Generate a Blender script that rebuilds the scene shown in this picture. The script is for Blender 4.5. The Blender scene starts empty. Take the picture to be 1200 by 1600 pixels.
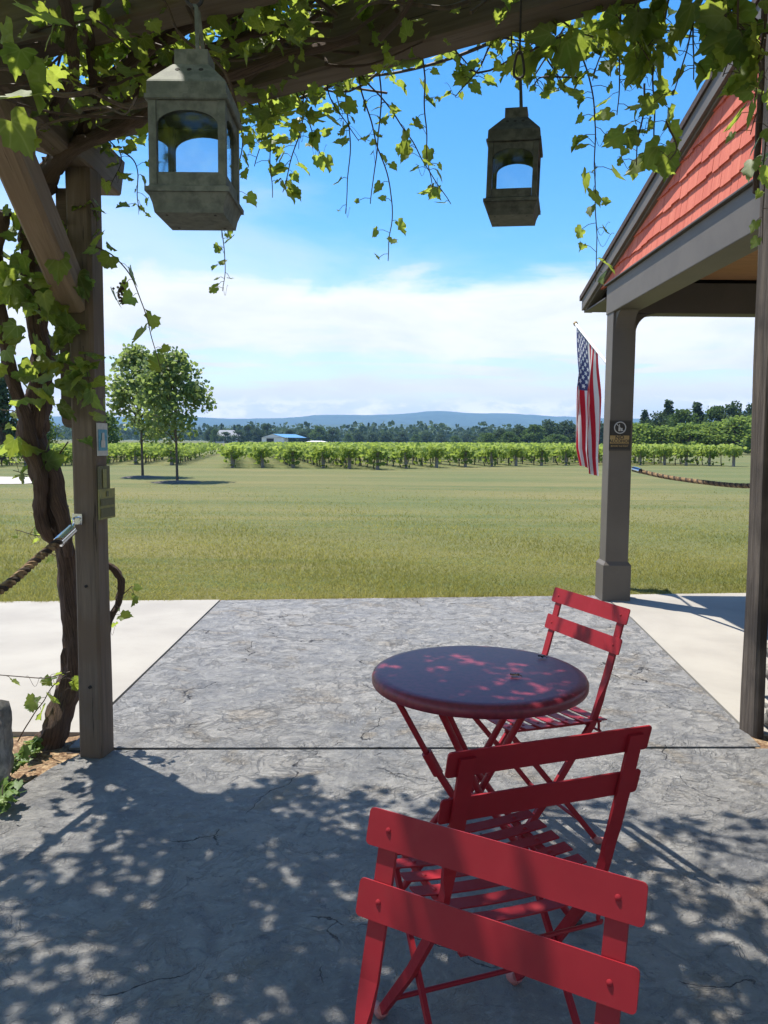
import bpy, bmesh, math, random
import numpy as np
from mathutils import Vector, Matrix, noise

S = bpy.context.scene
rng = np.random.default_rng(7)
random.seed(7)
R = math.radians

# ------------------------------------------------------------------ camera
FPX, CX, CY, CAMH = 1250.0, 600.0, 800.0, 1.37
PITCH, ROLL = math.atan(110 / 1250), 0.008
fwd = Vector((0, math.cos(PITCH), -math.sin(PITCH)))
_r0 = Vector((1, 0, 0)); _u0 = _r0.cross(fwd)
c_right = _r0 * math.cos(ROLL) + _u0 * math.sin(ROLL)
c_up = -_r0 * math.sin(ROLL) + _u0 * math.cos(ROLL)
cam = bpy.data.cameras.new('camera'); cam_o = bpy.data.objects.new('camera', cam)
S.collection.objects.link(cam_o); S.camera = cam_o
cam.sensor_fit = 'VERTICAL'; cam.sensor_height = 36; cam.lens = FPX / 1600 * 36
cam.clip_start = 0.05; cam.clip_end = 30000
m = Matrix.Identity(4)
for i in range(3):
    m[i][0] = c_right[i]; m[i][1] = c_up[i]; m[i][2] = -fwd[i]
m[0][3], m[1][3], m[2][3] = 0, 0, CAMH
cam_o.matrix_world = m

def ray(u, v): return fwd + c_right * ((u - CX) / FPX) + c_up * ((CY - v) / FPX)
def at(u, v, y):
    r = ray(u, v); return Vector((0, 0, CAMH)) + r * (y / r.y)
def onz(u, v, z=0.0):
    r = ray(u, v); return Vector((0, 0, CAMH)) + r * ((z - CAMH) / r.z)
FW, RT, UP = np.array(fwd), np.array(c_right), np.array(c_up)
def proj(P):
    d = np.asarray(P) - np.array([0, 0, CAMH]); z = d @ FW
    return CX + FPX * (d @ RT) / z, CY - FPX * (d @ UP) / z, z

# ------------------------------------------------------------------ light
SUN_EL, SUN_DIR = R(68), Vector((-0.74, 0.67, 0)).normalized()
sv = Vector((SUN_DIR.x * math.cos(SUN_EL), SUN_DIR.y * math.cos(SUN_EL), math.sin(SUN_EL)))
sl = bpy.data.lights.new('sun', 'SUN'); sl.energy = 4.6; sl.angle = R(0.53); sl.color = (1, 0.95, 0.86)
so = bpy.data.objects.new('sun', sl); S.collection.objects.link(so)
so.rotation_euler = sv.to_track_quat('Z', 'Y').to_euler(); so.location = (-5, 5, 12)

S.view_settings.view_transform = 'Standard'; S.view_settings.look = 'None'
S.view_settings.exposure = 0.95; S.view_settings.gamma = 1

W = bpy.data.worlds.new('World'); S.world = W; W.use_nodes = True
nt = W.node_tree; nt.nodes.clear()
def N(t, **k):
    n = nt.nodes.new(t)
    for a, b in k.items(): setattr(n, a, b)
    return n
def L(a, b): nt.links.new(a, b)
def math_n(op, a, b=None, c=None, clamp=False):
    n = N('ShaderNodeMath', operation=op, use_clamp=clamp)
    for i, x in enumerate((a, b, c)):
        if x is None: continue
        if isinstance(x, (int, float)): n.inputs[i].default_value = x
        else: L(x, n.inputs[i])
    return n.outputs[0]
def ramp01(x, a, b, lo=0.0, hi=1.0):
    n = N('ShaderNodeMapRange', interpolation_type='SMOOTHSTEP')
    L(x, n.inputs['Value']); n.inputs['From Min'].default_value = a; n.inputs['From Max'].default_value = b
    n.inputs['To Min'].default_value = lo; n.inputs['To Max'].default_value = hi
    return n.outputs['Result']
def mixc(f, a, b, mode='MIX'):
    n = N('ShaderNodeMix', data_type='RGBA', blend_type=mode)
    if isinstance(f, (int, float)): n.inputs[0].default_value = f
    else: L(f, n.inputs[0])
    for s, x in ((6, a), (7, b)):
        if isinstance(x, tuple): n.inputs[s].default_value = (*x, 1) if len(x) == 3 else x
        else: L(x, n.inputs[s])
    return n.outputs[2]
def noise_n(vec, scale, detail=6, rough=0.55, dist=0.0, msc=None):
    if msc is not None:
        mp = N('ShaderNodeMapping'); L(vec, mp.inputs[0]); mp.inputs['Scale'].default_value = msc; vec = mp.outputs[0]
    n = N('ShaderNodeTexNoise'); L(vec, n.inputs['Vector'])
    n.inputs['Scale'].default_value = scale; n.inputs['Detail'].default_value = detail
    n.inputs['Roughness'].default_value = rough; n.inputs['Distortion'].default_value = dist
    return n.outputs['Fac']

sky = N('ShaderNodeTexSky', sky_type='NISHITA', sun_disc=False)
sky.sun_elevation = SUN_EL; sky.sun_rotation = math.atan2(SUN_DIR.x, SUN_DIR.y)
sky.altitude = 200; sky.air_density = 1.0; sky.dust_density = 0.4; sky.ozone_density = 2.2
hs = N('ShaderNodeHueSaturation'); hs.inputs['Saturation'].default_value = 1.4; hs.inputs['Value'].default_value = 1.0
L(sky.outputs[0], hs.inputs['Color'])
tc = N('ShaderNodeTexCoord'); sx = N('ShaderNodeSeparateXYZ'); L(tc.outputs['Generated'], sx.inputs[0])
z = sx.outputs[2]; xx = sx.outputs[0]
n1 = noise_n(tc.outputs['Generated'], 5.0, 8, 0.6, 0.3, (1, 1, 3.5))
n2 = noise_n(tc.outputs['Generated'], 4.0, 6, 0.55, 0.6, (1, 1, 14))
n3 = noise_n(tc.outputs['Generated'], 11.0, 8, 0.62, 0.2, (1, 1, 2.6))
ze = math_n('ADD', z, math_n('MULTIPLY', math_n('SUBTRACT', n1, 0.5), 0.13))
bank = ramp01(ze, 0.222, 0.178)
veil = ramp01(math_n('ADD', math_n('ADD', z, math_n('MULTIPLY', xx, 0.22)), math_n('MULTIPLY', math_n('SUBTRACT', n1, 0.5), 0.22)), 0.28, 0.14, 0.0, 0.5)
streak = ramp01(n2, 0.30, 0.44, 0.82, 1.0)
low = ramp01(z, 0.0, 0.16, 0.35, 0.0)
bank2 = math_n('MULTIPLY', bank, math_n('ADD', streak, low, clamp=True))
gap = math_n('MULTIPLY', math_n('MULTIPLY', ramp01(ze, 0.055, 0.085), ramp01(ze, 0.125, 0.095)), ramp01(n2, 0.42, 0.58)); bank2 = math_n('MULTIPLY', bank2, math_n('SUBTRACT', 1.0, math_n('MULTIPLY', gap, 0.5)))
bank2 = math_n('MULTIPLY', bank2, ramp01(z, 0.065, 0.035, 1.0, 0.80))
mask = math_n('MAXIMUM', bank2, veil)
cum = math_n('MULTIPLY', ramp01(math_n('ADD', z, math_n('MULTIPLY', math_n('SUBTRACT', n3, 0.5), 0.08)), 0.060, 0.045), ramp01(n3, 0.44, 0.54))
shade = ramp01(n3, 0.35, 0.7)
cloud_c = mixc(ramp01(n1, 0.3, 0.7), (4.35, 4.5, 4.7), (5.5, 5.45, 5.4)); cloud_c = mixc(ramp01(z, 0.13, 0.0, 0, 1), cloud_c, (5.6, 5.1, 4.5))
c1 = mixc(mask, hs.outputs[0], cloud_c)
c2 = mixc(cum, c1, mixc(shade, (5.4, 5.1, 4.8), (9.0, 8.0, 7.0)))
bg = N('ShaderNodeBackground'); L(c2, bg.inputs[0]); bg.inputs[1].default_value = 0.12
ow = N('ShaderNodeOutputWorld'); L(bg.outputs[0], ow.inputs[0])

# ------------------------------------------------------------------ materials
def new_mat(name):
    global nt
    mt = bpy.data.materials.new(name); mt.use_nodes = True; nt = mt.node_tree
    b = nt.nodes['Principled BSDF']; return mt, b
def setp(b, **k):
    for a, v in k.items():
        i = b.inputs[a.replace('_', ' ')]
        if isinstance(v, (int, float)): i.default_value = v
        elif isinstance(v, tuple): i.default_value = (*v, 1) if len(v) == 3 else v
        else: L(v, i)
def bump(b, h, strength=0.3, dist=0.01):
    n = N('ShaderNodeBump'); n.inputs['Strength'].default_value = strength; n.inputs['Distance'].default_value = dist
    L(h, n.inputs['Height']); L(n.outputs[0], b.inputs['Normal']); return n
def objc(): return N('ShaderNodeTexCoord').outputs['Object']

def noisy(name, a, b_, scale=8, rough=0.7, msc=None, bs=0.2, bd=0.005, metallic=0.0, lo=0.35, hi=0.65, detail=6, fine=None):
    mt, b = new_mat(name); oc = objc()
    f = noise_n(oc, scale, detail, 0.6, 0.2, msc)
    col = mixc(ramp01(f, lo, hi), a, b_)
    if fine:
        f2 = noise_n(oc, fine, 4, 0.6)
        col = mixc(ramp01(f2, 0.35, 0.7), col, tuple(x * 0.7 for x in a))
    setp(b, Base_Color=col, Roughness=rough, Metallic=metallic)
    bump(b, f, bs, bd); return mt

def wood(name, a, b_, c_, bd=0.004):
    mt, b = new_mat(name); oc = objc()
    g = noise_n(oc, 6, 8, 0.65, 0.6, (0.35, 7, 7)); g2 = noise_n(oc, 3, 4, 0.5, 0.0, (1, 1, 1)); g3 = noise_n(oc, 22, 5, 0.6, 0.1, (0.12, 3.5, 3.5))
    col = mixc(ramp01(g, 0.3, 0.7), a, b_)
    col = mixc(ramp01(g2, 0.45, 0.7), col, c_)
    crack = ramp01(g3, 0.36, 0.30)
    col = mixc(crack, col, tuple(x * 0.35 for x in a))
    h = math_n('SUBTRACT', g, math_n('MULTIPLY', crack, 0.8))
    setp(b, Base_Color=col, Roughness=0.85); bump(b, h, 0.5, bd); return mt

M = {}
M['wood'] = wood('weathered_timber', (0.10, 0.075, 0.055), (0.17, 0.132, 0.10), (0.125, 0.088, 0.06))
M['wood_warm'] = wood('warm_brown_timber', (0.15, 0.105, 0.07), (0.27, 0.20, 0.14), (0.20, 0.14, 0.095))
M['wood_dark'] = wood('aged_timber', (0.085, 0.062, 0.046), (0.15, 0.115, 0.088), (0.10, 0.072, 0.05))
M['wood_grey'] = wood('silvery_timber', (0.05, 0.037, 0.028), (0.125, 0.098, 0.075), (0.034, 0.025, 0.019), 0.02)
M['vpost'] = wood('grey_vineyard_timber', (0.15, 0.14, 0.13), (0.26, 0.24, 0.22), (0.18, 0.16, 0.14))
def bark_mat():
    mt, b = new_mat('vine_bark'); a = N('ShaderNodeAttribute', attribute_name='tubeco').outputs['Vector']
    g = noise_n(a, 3.0, 8, 0.7, 0.5, (1.2, 3.2, 3.2)); f = noise_n(a, 9.0, 5, 0.7, 0.3, (1.0, 3.0, 3.0)); l = noise_n(objc(), 2.0, 3)
    col = mixc(ramp01(g, 0.32, 0.68), (0.055, 0.033, 0.024), (0.17, 0.105, 0.072)); col = mixc(ramp01(f, 0.55, 0.75, 0, 0.6), col, (0.24, 0.17, 0.125)); col = mixc(ramp01(f, 0.42, 0.28, 0, 0.8), col, (0.02, 0.013, 0.01)); col = mixc(ramp01(l, 0.5, 0.7, 0, 0.4), col, (0.12, 0.085, 0.065))
    setp(b, Base_Color=col, Roughness=0.95); bump(b, math_n('ADD', g, f), 0.9, 0.012); return mt
M['bark'] = bark_mat()
M['tree_bark'] = noisy('tree_bark', (0.06, 0.048, 0.038), (0.11, 0.09, 0.07), 30, 0.9)
M['stem'] = noisy('green_brown_stem', (0.045, 0.03, 0.022), (0.09, 0.06, 0.035), 40, 0.7)
def red_mat():
    mt, b = new_mat('red_enamel'); oc = objc(); f = noise_n(oc, 5, 6); g = noise_n(oc, 70, 5, 0.7); h = noise_n(oc, 18, 5, 0.7, 0.5)
    col = mixc(ramp01(f, 0.35, 0.65), (0.235, 0.008, 0.015), (0.28, 0.011, 0.019)); col = mixc(ramp01(h, 0.52, 0.75, 0, 0.35), col, (0.24, 0.03, 0.03))
    col = mixc(ramp01(g, 0.70, 0.76, 0, 0.6), col, (0.12, 0.05, 0.035)); col = mixc(ramp01(h, 0.30, 0.2, 0, 0.5), col, (0.40, 0.10, 0.09))
    setp(b, Base_Color=col, Roughness=ramp01(h, 0.3, 0.7, 0.42, 0.62)); b.inputs['Specular IOR Level'].default_value = 0.3; bump(b, g, 0.06, 0.002); return mt
M['red'] = red_mat()
M['red_top'] = noisy('red_enamel_worn', (0.18, 0.015, 0.030), (0.215, 0.021, 0.037), 9, 0.42, bs=0.03, bd=0.002, fine=60)
M['rubber'] = noisy('pink_rubber_cap', (0.36, 0.13, 0.12), (0.42, 0.16, 0.14), 30, 0.6)
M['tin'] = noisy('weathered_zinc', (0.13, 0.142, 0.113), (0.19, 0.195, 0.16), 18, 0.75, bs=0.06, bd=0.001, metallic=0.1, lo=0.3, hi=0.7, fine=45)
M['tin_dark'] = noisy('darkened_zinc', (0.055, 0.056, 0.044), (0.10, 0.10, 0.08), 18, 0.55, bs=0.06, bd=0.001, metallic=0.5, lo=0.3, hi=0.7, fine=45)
M['steel'] = noisy('bright_steel', (0.6, 0.62, 0.66), (0.7, 0.72, 0.75), 30, 0.22, metallic=1.0, bs=0.02)
M['iron'] = noisy('dark_iron', (0.03, 0.028, 0.03), (0.06, 0.05, 0.05), 40, 0.5, metallic=0.6)
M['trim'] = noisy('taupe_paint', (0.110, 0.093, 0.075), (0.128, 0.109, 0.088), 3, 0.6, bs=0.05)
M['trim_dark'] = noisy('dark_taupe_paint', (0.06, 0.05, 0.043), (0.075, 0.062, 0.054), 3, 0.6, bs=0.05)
M['roof'] = noisy('asphalt_shingle', (0.035, 0.022, 0.022), (0.07, 0.045, 0.042), 40, 0.95, bs=0.5)
M['ceil'] = wood('cedar_boards', (0.32, 0.15, 0.06), (0.42, 0.21, 0.09), (0.36, 0.18, 0.08))
M['white_paint'] = noisy('white_paint', (0.74, 0.74, 0.73), (0.8, 0.8, 0.79), 4, 0.5, bs=0.03)
M['blue_metal'] = noisy('blue_metal_roof', (0.10, 0.24, 0.42), (0.13, 0.29, 0.48), 2, 0.4, bs=0.03)
M['grey_shingle'] = noisy('grey_roofing', (0.2, 0.21, 0.23), (0.26, 0.27, 0.29), 2, 0.8)
M['dark'] = noisy('dark_opening', (0.02, 0.018, 0.016), (0.03, 0.026, 0.024), 3, 0.9)
M['black_sign'] = noisy('black_sign_plate', (0.012, 0.011, 0.011), (0.018, 0.016, 0.016), 30, 0.4, bs=0.02)
M['gold_sign'] = noisy('gold_sign_paint', (0.33, 0.22, 0.08), (0.38, 0.26, 0.10), 40, 0.5, bs=0.02)
M['sticker_pale'] = noisy('pale_sticker', (0.42, 0.42, 0.40), (0.50, 0.49, 0.46), 60, 0.5, bs=0.02)
M['sticker_blue'] = noisy('blue_sticker_ink', (0.05, 0.22, 0.34), (0.09, 0.32, 0.44), 80, 0.5, bs=0.02)
M['sign_olive'] = noisy('olive_sign_plate', (0.17, 0.17, 0.05), (0.24, 0.22, 0.06), 50, 0.5, bs=0.02)
M['sign_olive_dark'] = noisy('olive_sign_ink', (0.06, 0.06, 0.02), (0.09, 0.085, 0.03), 70, 0.5, bs=0.02)
M['stone'] = noisy('rough_fieldstone', (0.17, 0.16, 0.14), (0.36, 0.33, 0.28), 6, 0.9, bs=0.6, bd=0.02, fine=30)
M['mulch'] = noisy('bark_mulch', (0.16, 0.085, 0.04), (0.42, 0.30, 0.17), 38, 0.95, bs=0.9, bd=0.02, fine=80)
M['soil'] = noisy('ploughed_soil', (0.17, 0.085, 0.045), (0.22, 0.12, 0.07), 0.2, 0.95, bs=0.2)
M['drive'] = noisy('pale_gravel', (0.36, 0.33, 0.30), (0.44, 0.41, 0.38), 2, 0.9, bs=0.3)
M['dry_leaf'] = noisy('dead_leaf', (0.022, 0.012, 0.008), (0.04, 0.02, 0.012), 60, 0.8)
M['hill'] = noisy('forested_hill', (0.022, 0.045, 0.018), (0.05, 0.085, 0.03), 0.012, 1.0, bs=0.9, bd=12, fine=0.05)

def rope_mat():
    mt, b = new_mat('gold_black_rope'); oc = N('ShaderNodeTexCoord').outputs['UV']
    w = N('ShaderNodeTexWave', wave_type='BANDS', bands_direction='DIAGONAL'); L(oc, w.inputs[0]); w.inputs['Scale'].default_value = 1.0
    w.inputs['Distortion'].default_value = 0.6; w.inputs['Detail'].default_value = 2
    n = noise_n(oc, 60, 4)
    col = mixc(ramp01(w.outputs['Fac'], 0.3, 0.62), (0.06, 0.03, 0.014), (0.36, 0.23, 0.10)); col = mixc(math_n('MULTIPLY', n, 0.3), col, (0.1, 0.06, 0.03))
    setp(b, Base_Color=col, Roughness=0.85); bump(b, w.outputs['Fac'], 0.8, 0.006); return mt
M['rope'] = rope_mat()

def glass_mat():
    mt, b = new_mat('thin_pane_glass'); nt.nodes.remove(b)
    out = [n for n in nt.nodes if n.type == 'OUTPUT_MATERIAL'][0]
    t = N('ShaderNodeBsdfTransparent'); t.inputs[0].default_value = (0.86, 0.9, 0.92, 1)
    g = N('ShaderNodeBsdfGlossy'); g.inputs['Roughness'].default_value = 0.04
    fr = N('ShaderNodeFresnel'); fr.inputs[0].default_value = 1.5
    mx = N('ShaderNodeMixShader'); L(math_n('ADD', fr.outputs[0], 0.03), mx.inputs[0]); L(t.outputs[0], mx.inputs[1]); L(g.outputs[0], mx.inputs[2]); L(mx.outputs[0], out.inputs[0]); return mt
M['glass'] = glass_mat()

def leaf_mat(name, dark, mid, light, trans, tf=0.45, rough=0.5, veins=False):
    mt, b = new_mat(name); out = [n for n in nt.nodes if n.type == 'OUTPUT_MATERIAL'][0]
    a = N('ShaderNodeAttribute', attribute_name='rnd'); r = a.outputs['Fac']
    col = mixc(ramp01(r, 0.0, 0.55), dark, mid); col = mixc(ramp01(r, 0.55, 1.0), col, light)
    oc = objc(); f = noise_n(oc, 60, 3); col = mixc(math_n('MULTIPLY', f, 0.35), col, dark)
    if veins:
        s3 = N('ShaderNodeSeparateXYZ'); L(N('ShaderNodeAttribute', attribute_name='lc').outputs['Vector'], s3.inputs[0])
        y_ = math_n('ADD', math_n('MULTIPLY', s3.outputs[1], -1.0), 0.02); an = math_n('ARCTAN2', s3.outputs[0], y_); rr_ = math_n('SQRT', math_n('ADD', math_n('POWER', s3.outputs[0], 2), math_n('POWER', y_, 2)))
        mm_ = math_n('MULTIPLY', math_n('ABSOLUTE', math_n('SUBTRACT', math_n('FRACT', math_n('ADD', math_n('DIVIDE', an, 0.72), 0.5)), 0.5)), math_n('MULTIPLY', rr_, 0.72))
        col = mixc(ramp01(mm_, 0.035, 0.010, 0, 0.55), col, (0.20, 0.24, 0.09))
    setp(b, Base_Color=col, Roughness=rough)
    t = N('ShaderNodeBsdfTranslucent'); L(mixc(0.5, mixc(r, trans, tuple(min(1, x * 1.5) for x in trans)), col), t.inputs[0])
    mx = N('ShaderNodeMixShader'); mx.inputs[0].default_value = tf
    L(b.outputs[0], mx.inputs[1]); L(t.outputs[0], mx.inputs[2]); L(mx.outputs[0], out.inputs[0]); return mt
M['leaf'] = leaf_mat('grape_leaf', (0.035, 0.07, 0.016), (0.07, 0.125, 0.027), (0.145, 0.19, 0.048), (0.48, 0.58, 0.065), 0.56, 0.5, True)
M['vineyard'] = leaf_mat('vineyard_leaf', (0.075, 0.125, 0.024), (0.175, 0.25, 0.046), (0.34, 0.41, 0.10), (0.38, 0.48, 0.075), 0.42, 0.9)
M['maple'] = leaf_mat('maple_leaf', (0.04, 0.082, 0.028), (0.12, 0.185, 0.058), (0.38, 0.41, 0.18), (0.36, 0.46, 0.10), 0.48)
M['crown_dark'] = leaf_mat('dark_crown_leaf', (0.026, 0.05, 0.022), (0.055, 0.092, 0.038), (0.11, 0.155, 0.06), (0.11, 0.17, 0.05), 0.25, 1.0)
M['crown_mid'] = leaf_mat('mid_crown_leaf', (0.035, 0.07, 0.022), (0.075, 0.13, 0.035), (0.14, 0.20, 0.055), (0.17, 0.26, 0.045), 0.35, 1.0)
M['crown_light'] = leaf_mat('light_crown_leaf', (0.07, 0.125, 0.03), (0.16, 0.24, 0.052), (0.29, 0.36, 0.09), (0.31, 0.41, 0.07), 0.42, 1.0)
M['grass'] = leaf_mat('grass_blade', (0.10, 0.118, 0.024), (0.225, 0.21, 0.046), (0.44, 0.36, 0.12), (0.36, 0.34, 0.07), 0.5, 0.9)
M['weed'] = leaf_mat('weed_leaf', (0.07, 0.14, 0.03), (0.12, 0.2, 0.05), (0.2, 0.28, 0.08), (0.3, 0.4, 0.08), 0.4)

def lawn_mat():
    mt, b = new_mat('mown_lawn'); oc = objc()
    a = noise_n(oc, 0.55, 6, 0.6, 0.3, (0.18, 2.0, 1)); c = noise_n(oc, 3, 6, 0.7, 0.2, (0.5, 1.4, 1)); d = noise_n(oc, 45, 5, 0.7, 0, (1, 0.6, 1)); e = noise_n(oc, 0.09, 3, 0.5)
    col = mixc(ramp01(a, 0.36, 0.66), (0.074, 0.100, 0.017), (0.148, 0.136, 0.035))
    col = mixc(ramp01(c, 0.4, 0.72, 0, 0.7), col, (0.175, 0.142, 0.044))
    col = mixc(ramp01(d, 0.42, 0.68, 0, 0.7), col, (0.036, 0.046, 0.011))
    sy = N('ShaderNodeSeparateXYZ'); L(oc, sy.inputs[0]); bw = math_n('SINE', math_n('ADD', math_n('MULTIPLY', sy.outputs[1], 1.15), math_n('MULTIPLY', a, 5.0)))
    col = mixc(ramp01(bw, -0.2, 0.9, 0, 0.35), col, (0.19, 0.155, 0.05)); col = mixc(ramp01(e, 0.40, 0.62, 0, 0.45), col, (0.066, 0.096, 0.018))
    setp(b, Base_Color=col, Roughness=0.95); bump(b, d, 0.6, 0.03); return mt
M['lawn'] = lawn_mat()

def slab_mat():
    mt, b = new_mat('stamped_slate_concrete'); oc = objc()
    a = noise_n(oc, 1.6, 8, 0.62, 0.8); f = noise_n(oc, 8, 8, 0.7, 0.9); g = noise_n(oc, 60, 4, 0.6); e = noise_n(oc, 3.2, 3, 0.5, 1.2); sp = noise_n(oc, 20, 8, 0.8, 0.5)
    dv = N('ShaderNodeVectorMath', operation='ADD'); L(oc, dv.inputs[0])
    nn = N('ShaderNodeTexNoise'); L(oc, nn.inputs['Vector']); nn.inputs['Scale'].default_value = 2.4; nn.inputs['Detail'].default_value = 6
    vs = N('ShaderNodeVectorMath', operation='SCALE'); L(nn.outputs['Color'], vs.inputs[0]); vs.inputs['Scale'].default_value = 0.55; L(vs.outputs[0], dv.inputs[1])
    vo = N('ShaderNodeTexVoronoi', feature='DISTANCE_TO_EDGE'); L(dv.outputs[0], vo.inputs['Vector']); vo.inputs['Scale'].default_value = 1.25
    cr = math_n('MULTIPLY', ramp01(vo.outputs['Distance'], 0.005, 0.001), ramp01(e, 0.50, 0.57))
    col = mixc(ramp01(a, 0.3, 0.7), (0.27, 0.265, 0.26), (0.47, 0.44, 0.40))
    col = mixc(ramp01(f, 0.45, 0.75, 0, 0.8), col, (0.58, 0.56, 0.52))
    col = mixc(ramp01(e, 0.54, 0.72, 0, 0.65), col, (0.42, 0.345, 0.25)); col = mixc(ramp01(e, 0.45, 0.28, 0, 0.55), col, (0.18, 0.185, 0.20))
    col = mixc(ramp01(sp, 0.53, 0.68, 0, 0.75), col, (0.60, 0.58, 0.54)); col = mixc(ramp01(sp, 0.45, 0.32, 0, 0.75), col, (0.125, 0.13, 0.15))
    col = mixc(math_n('MULTIPLY', g, 0.25), col, (0.15, 0.155, 0.165)); col = mixc(cr, col, (0.06, 0.052, 0.045))
    rg = noise_n(oc, 5.5, 7, 0.62, 0.7); rid = ramp01(math_n('ABSOLUTE', math_n('SUBTRACT', rg, 0.5)), 0.028, 0.0); rid = math_n('MULTIPLY', rid, ramp01(a, 0.42, 0.58))
    rg2 = noise_n(oc, 15, 6, 0.65, 0.5); rid2 = math_n('MULTIPLY', ramp01(math_n('ABSOLUTE', math_n('SUBTRACT', rg2, 0.5)), 0.035, 0.0), ramp01(e, 0.42, 0.6))
    col = mixc(math_n('MULTIPLY', rid, 0.22), col, (0.10, 0.10, 0.11)); col = mixc(math_n('MULTIPLY', rid2, 0.09), col, (0.12, 0.12, 0.13))  # vein recesses darkened in the colour: painted cavity shade plus release-agent pigment
    h = math_n('ADD', math_n('ADD', math_n('MULTIPLY', f, 0.9), math_n('MULTIPLY', sp, 0.6)), math_n('MULTIPLY', a, 0.8)); h = math_n('SUBTRACT', h, math_n('MULTIPLY', cr, 0.6))
    h = math_n('SUBTRACT', h, math_n('ADD', math_n('MULTIPLY', rid, 0.25), math_n('MULTIPLY', rid2, 0.15)))
    setp(b, Base_Color=col, Roughness=ramp01(f, 0.3, 0.7, 0.5, 0.75)); b.inputs['Specular IOR Level'].default_value = 0.35
    bump(b, h, 1.0, 0.07); return mt
M['slab'] = slab_mat()
M['concrete'] = noisy('pale_broom_concrete', (0.265, 0.243, 0.21), (0.33, 0.305, 0.262), 1.3, 0.85, bs=0.15, bd=0.006, lo=0.3, hi=0.7)
M['joint'] = noisy('joint_filler', (0.025, 0.018, 0.015), (0.05, 0.035, 0.028), 60, 0.9)

def siding_mat():
    mt, b = new_mat('red_stained_shingles'); a = N('ShaderNodeAttribute', attribute_name='rnd'); oc = objc()
    g = noise_n(oc, 14, 6, 0.6, 0.1, (1, 3, 0.25))
    col = mixc(a.outputs['Fac'], (0.56, 0.125, 0.075), (0.66, 0.18, 0.11)); col = mixc(ramp01(g, 0.35, 0.7, 0, 0.5), col, (0.46, 0.08, 0.05))
    setp(b, Base_Color=col, Roughness=0.8); bump(b, g, 0.25, 0.003); return mt
M['siding'] = siding_mat()

FLY, HOIST = 1.42, 0.80
def flag_mat():
    mt, b = new_mat('striped_flag_cloth'); uv = N('ShaderNodeTexCoord').outputs['UV']
    s = N('ShaderNodeSeparateXYZ'); L(uv, s.inputs[0]); u, v = s.outputs[0], s.outputs[1]
    st = math_n('FLOOR', math_n('MULTIPLY', v, 13)); odd = math_n('MODULO', st, 2)
    col = mixc(odd, (0.52, 0.018, 0.035), (0.72, 0.70, 0.68))
    inc = math_n('MULTIPLY', math_n('LESS_THAN', u, 0.4), math_n('LESS_THAN', v, 7 / 13))
    # 11 x 9 staggered grid of stars
    gx = math_n('MULTIPLY', u, 12 / 0.4); gy = math_n('MULTIPLY', v, 10 / (7 / 13))
    rx = math_n('ROUND', gx); ry = math_n('ROUND', gy)
    dx = math_n('SUBTRACT', gx, rx); dy = math_n('SUBTRACT', gy, ry)
    rad = math_n('SQRT', math_n('ADD', math_n('POWER', dx, 2), math_n('POWER', dy, 2)))
    ang = math_n('ARCTAN2', dx, dy); star = math_n('ADD', 0.42, math_n('MULTIPLY', math_n('COSINE', math_n('MULTIPLY', ang, 5)), 0.16))
    ins = math_n('LESS_THAN', rad, star); ev = math_n('LESS_THAN', math_n('ABSOLUTE', math_n('MODULO', math_n('ADD', rx, ry), 2)), 0.5)
    edge = math_n('MULTIPLY', math_n('MULTIPLY', math_n('GREATER_THAN', rx, 0.5), math_n('LESS_THAN', rx, 11.5)), math_n('MULTIPLY', math_n('GREATER_THAN', ry, 0.5), math_n('LESS_THAN', ry, 9.5)))
    sm = math_n('MULTIPLY', math_n('MULTIPLY', ins, ev), edge)
    col = mixc(inc, col, mixc(sm, (0.055, 0.065, 0.17), (0.72, 0.72, 0.72)))
    setp(b, Base_Color=col, Roughness=0.8)
    out = [n for n in nt.nodes if n.type == 'OUTPUT_MATERIAL'][0]; t = N('ShaderNodeBsdfTranslucent'); L(col, t.inputs[0])
    mx = N('ShaderNodeMixShader'); mx.inputs[0].default_value = 0.35; L(b.outputs[0], mx.inputs[1]); L(t.outputs[0], mx.inputs[2]); L(mx.outputs[0], out.inputs[0]); return mt
M['flag'] = flag_mat()

# ------------------------------------------------------------------ object helpers
COL = S.collection
WM = {}
def tag(o, label=None, cat=None, group=None, kind=None):
    for k, v in (('label', label), ('category', cat), ('group', group), ('kind', kind)):
        if v: o[k] = v
    return o
def thing(name, loc, label, cat, group=None, rotz=0.0):
    o = bpy.data.objects.new(name, None); COL.objects.link(o); o.empty_display_size = 0.1
    o.location = loc; o.rotation_euler = (0, 0, rotz)
    WM[o] = Matrix.Translation(Vector(loc)) @ Matrix.Rotation(rotz, 4, 'Z')
    return tag(o, label, cat, group)
def put(name, mesh, mat, parent=None, Mw=None):
    """link a mesh whose vertices are given in the frame Mw (world when None)"""
    o = bpy.data.objects.new(name, mesh); COL.objects.link(o)
    if mat: mesh.materials.append(mat)
    Mw = Mw or Matrix.Identity(4); WM[o] = Mw
    if parent is not None:
        o.parent = parent; o.matrix_local = WM[parent].inverted() @ Mw
    else: o.matrix_world = Mw
    return o

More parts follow.
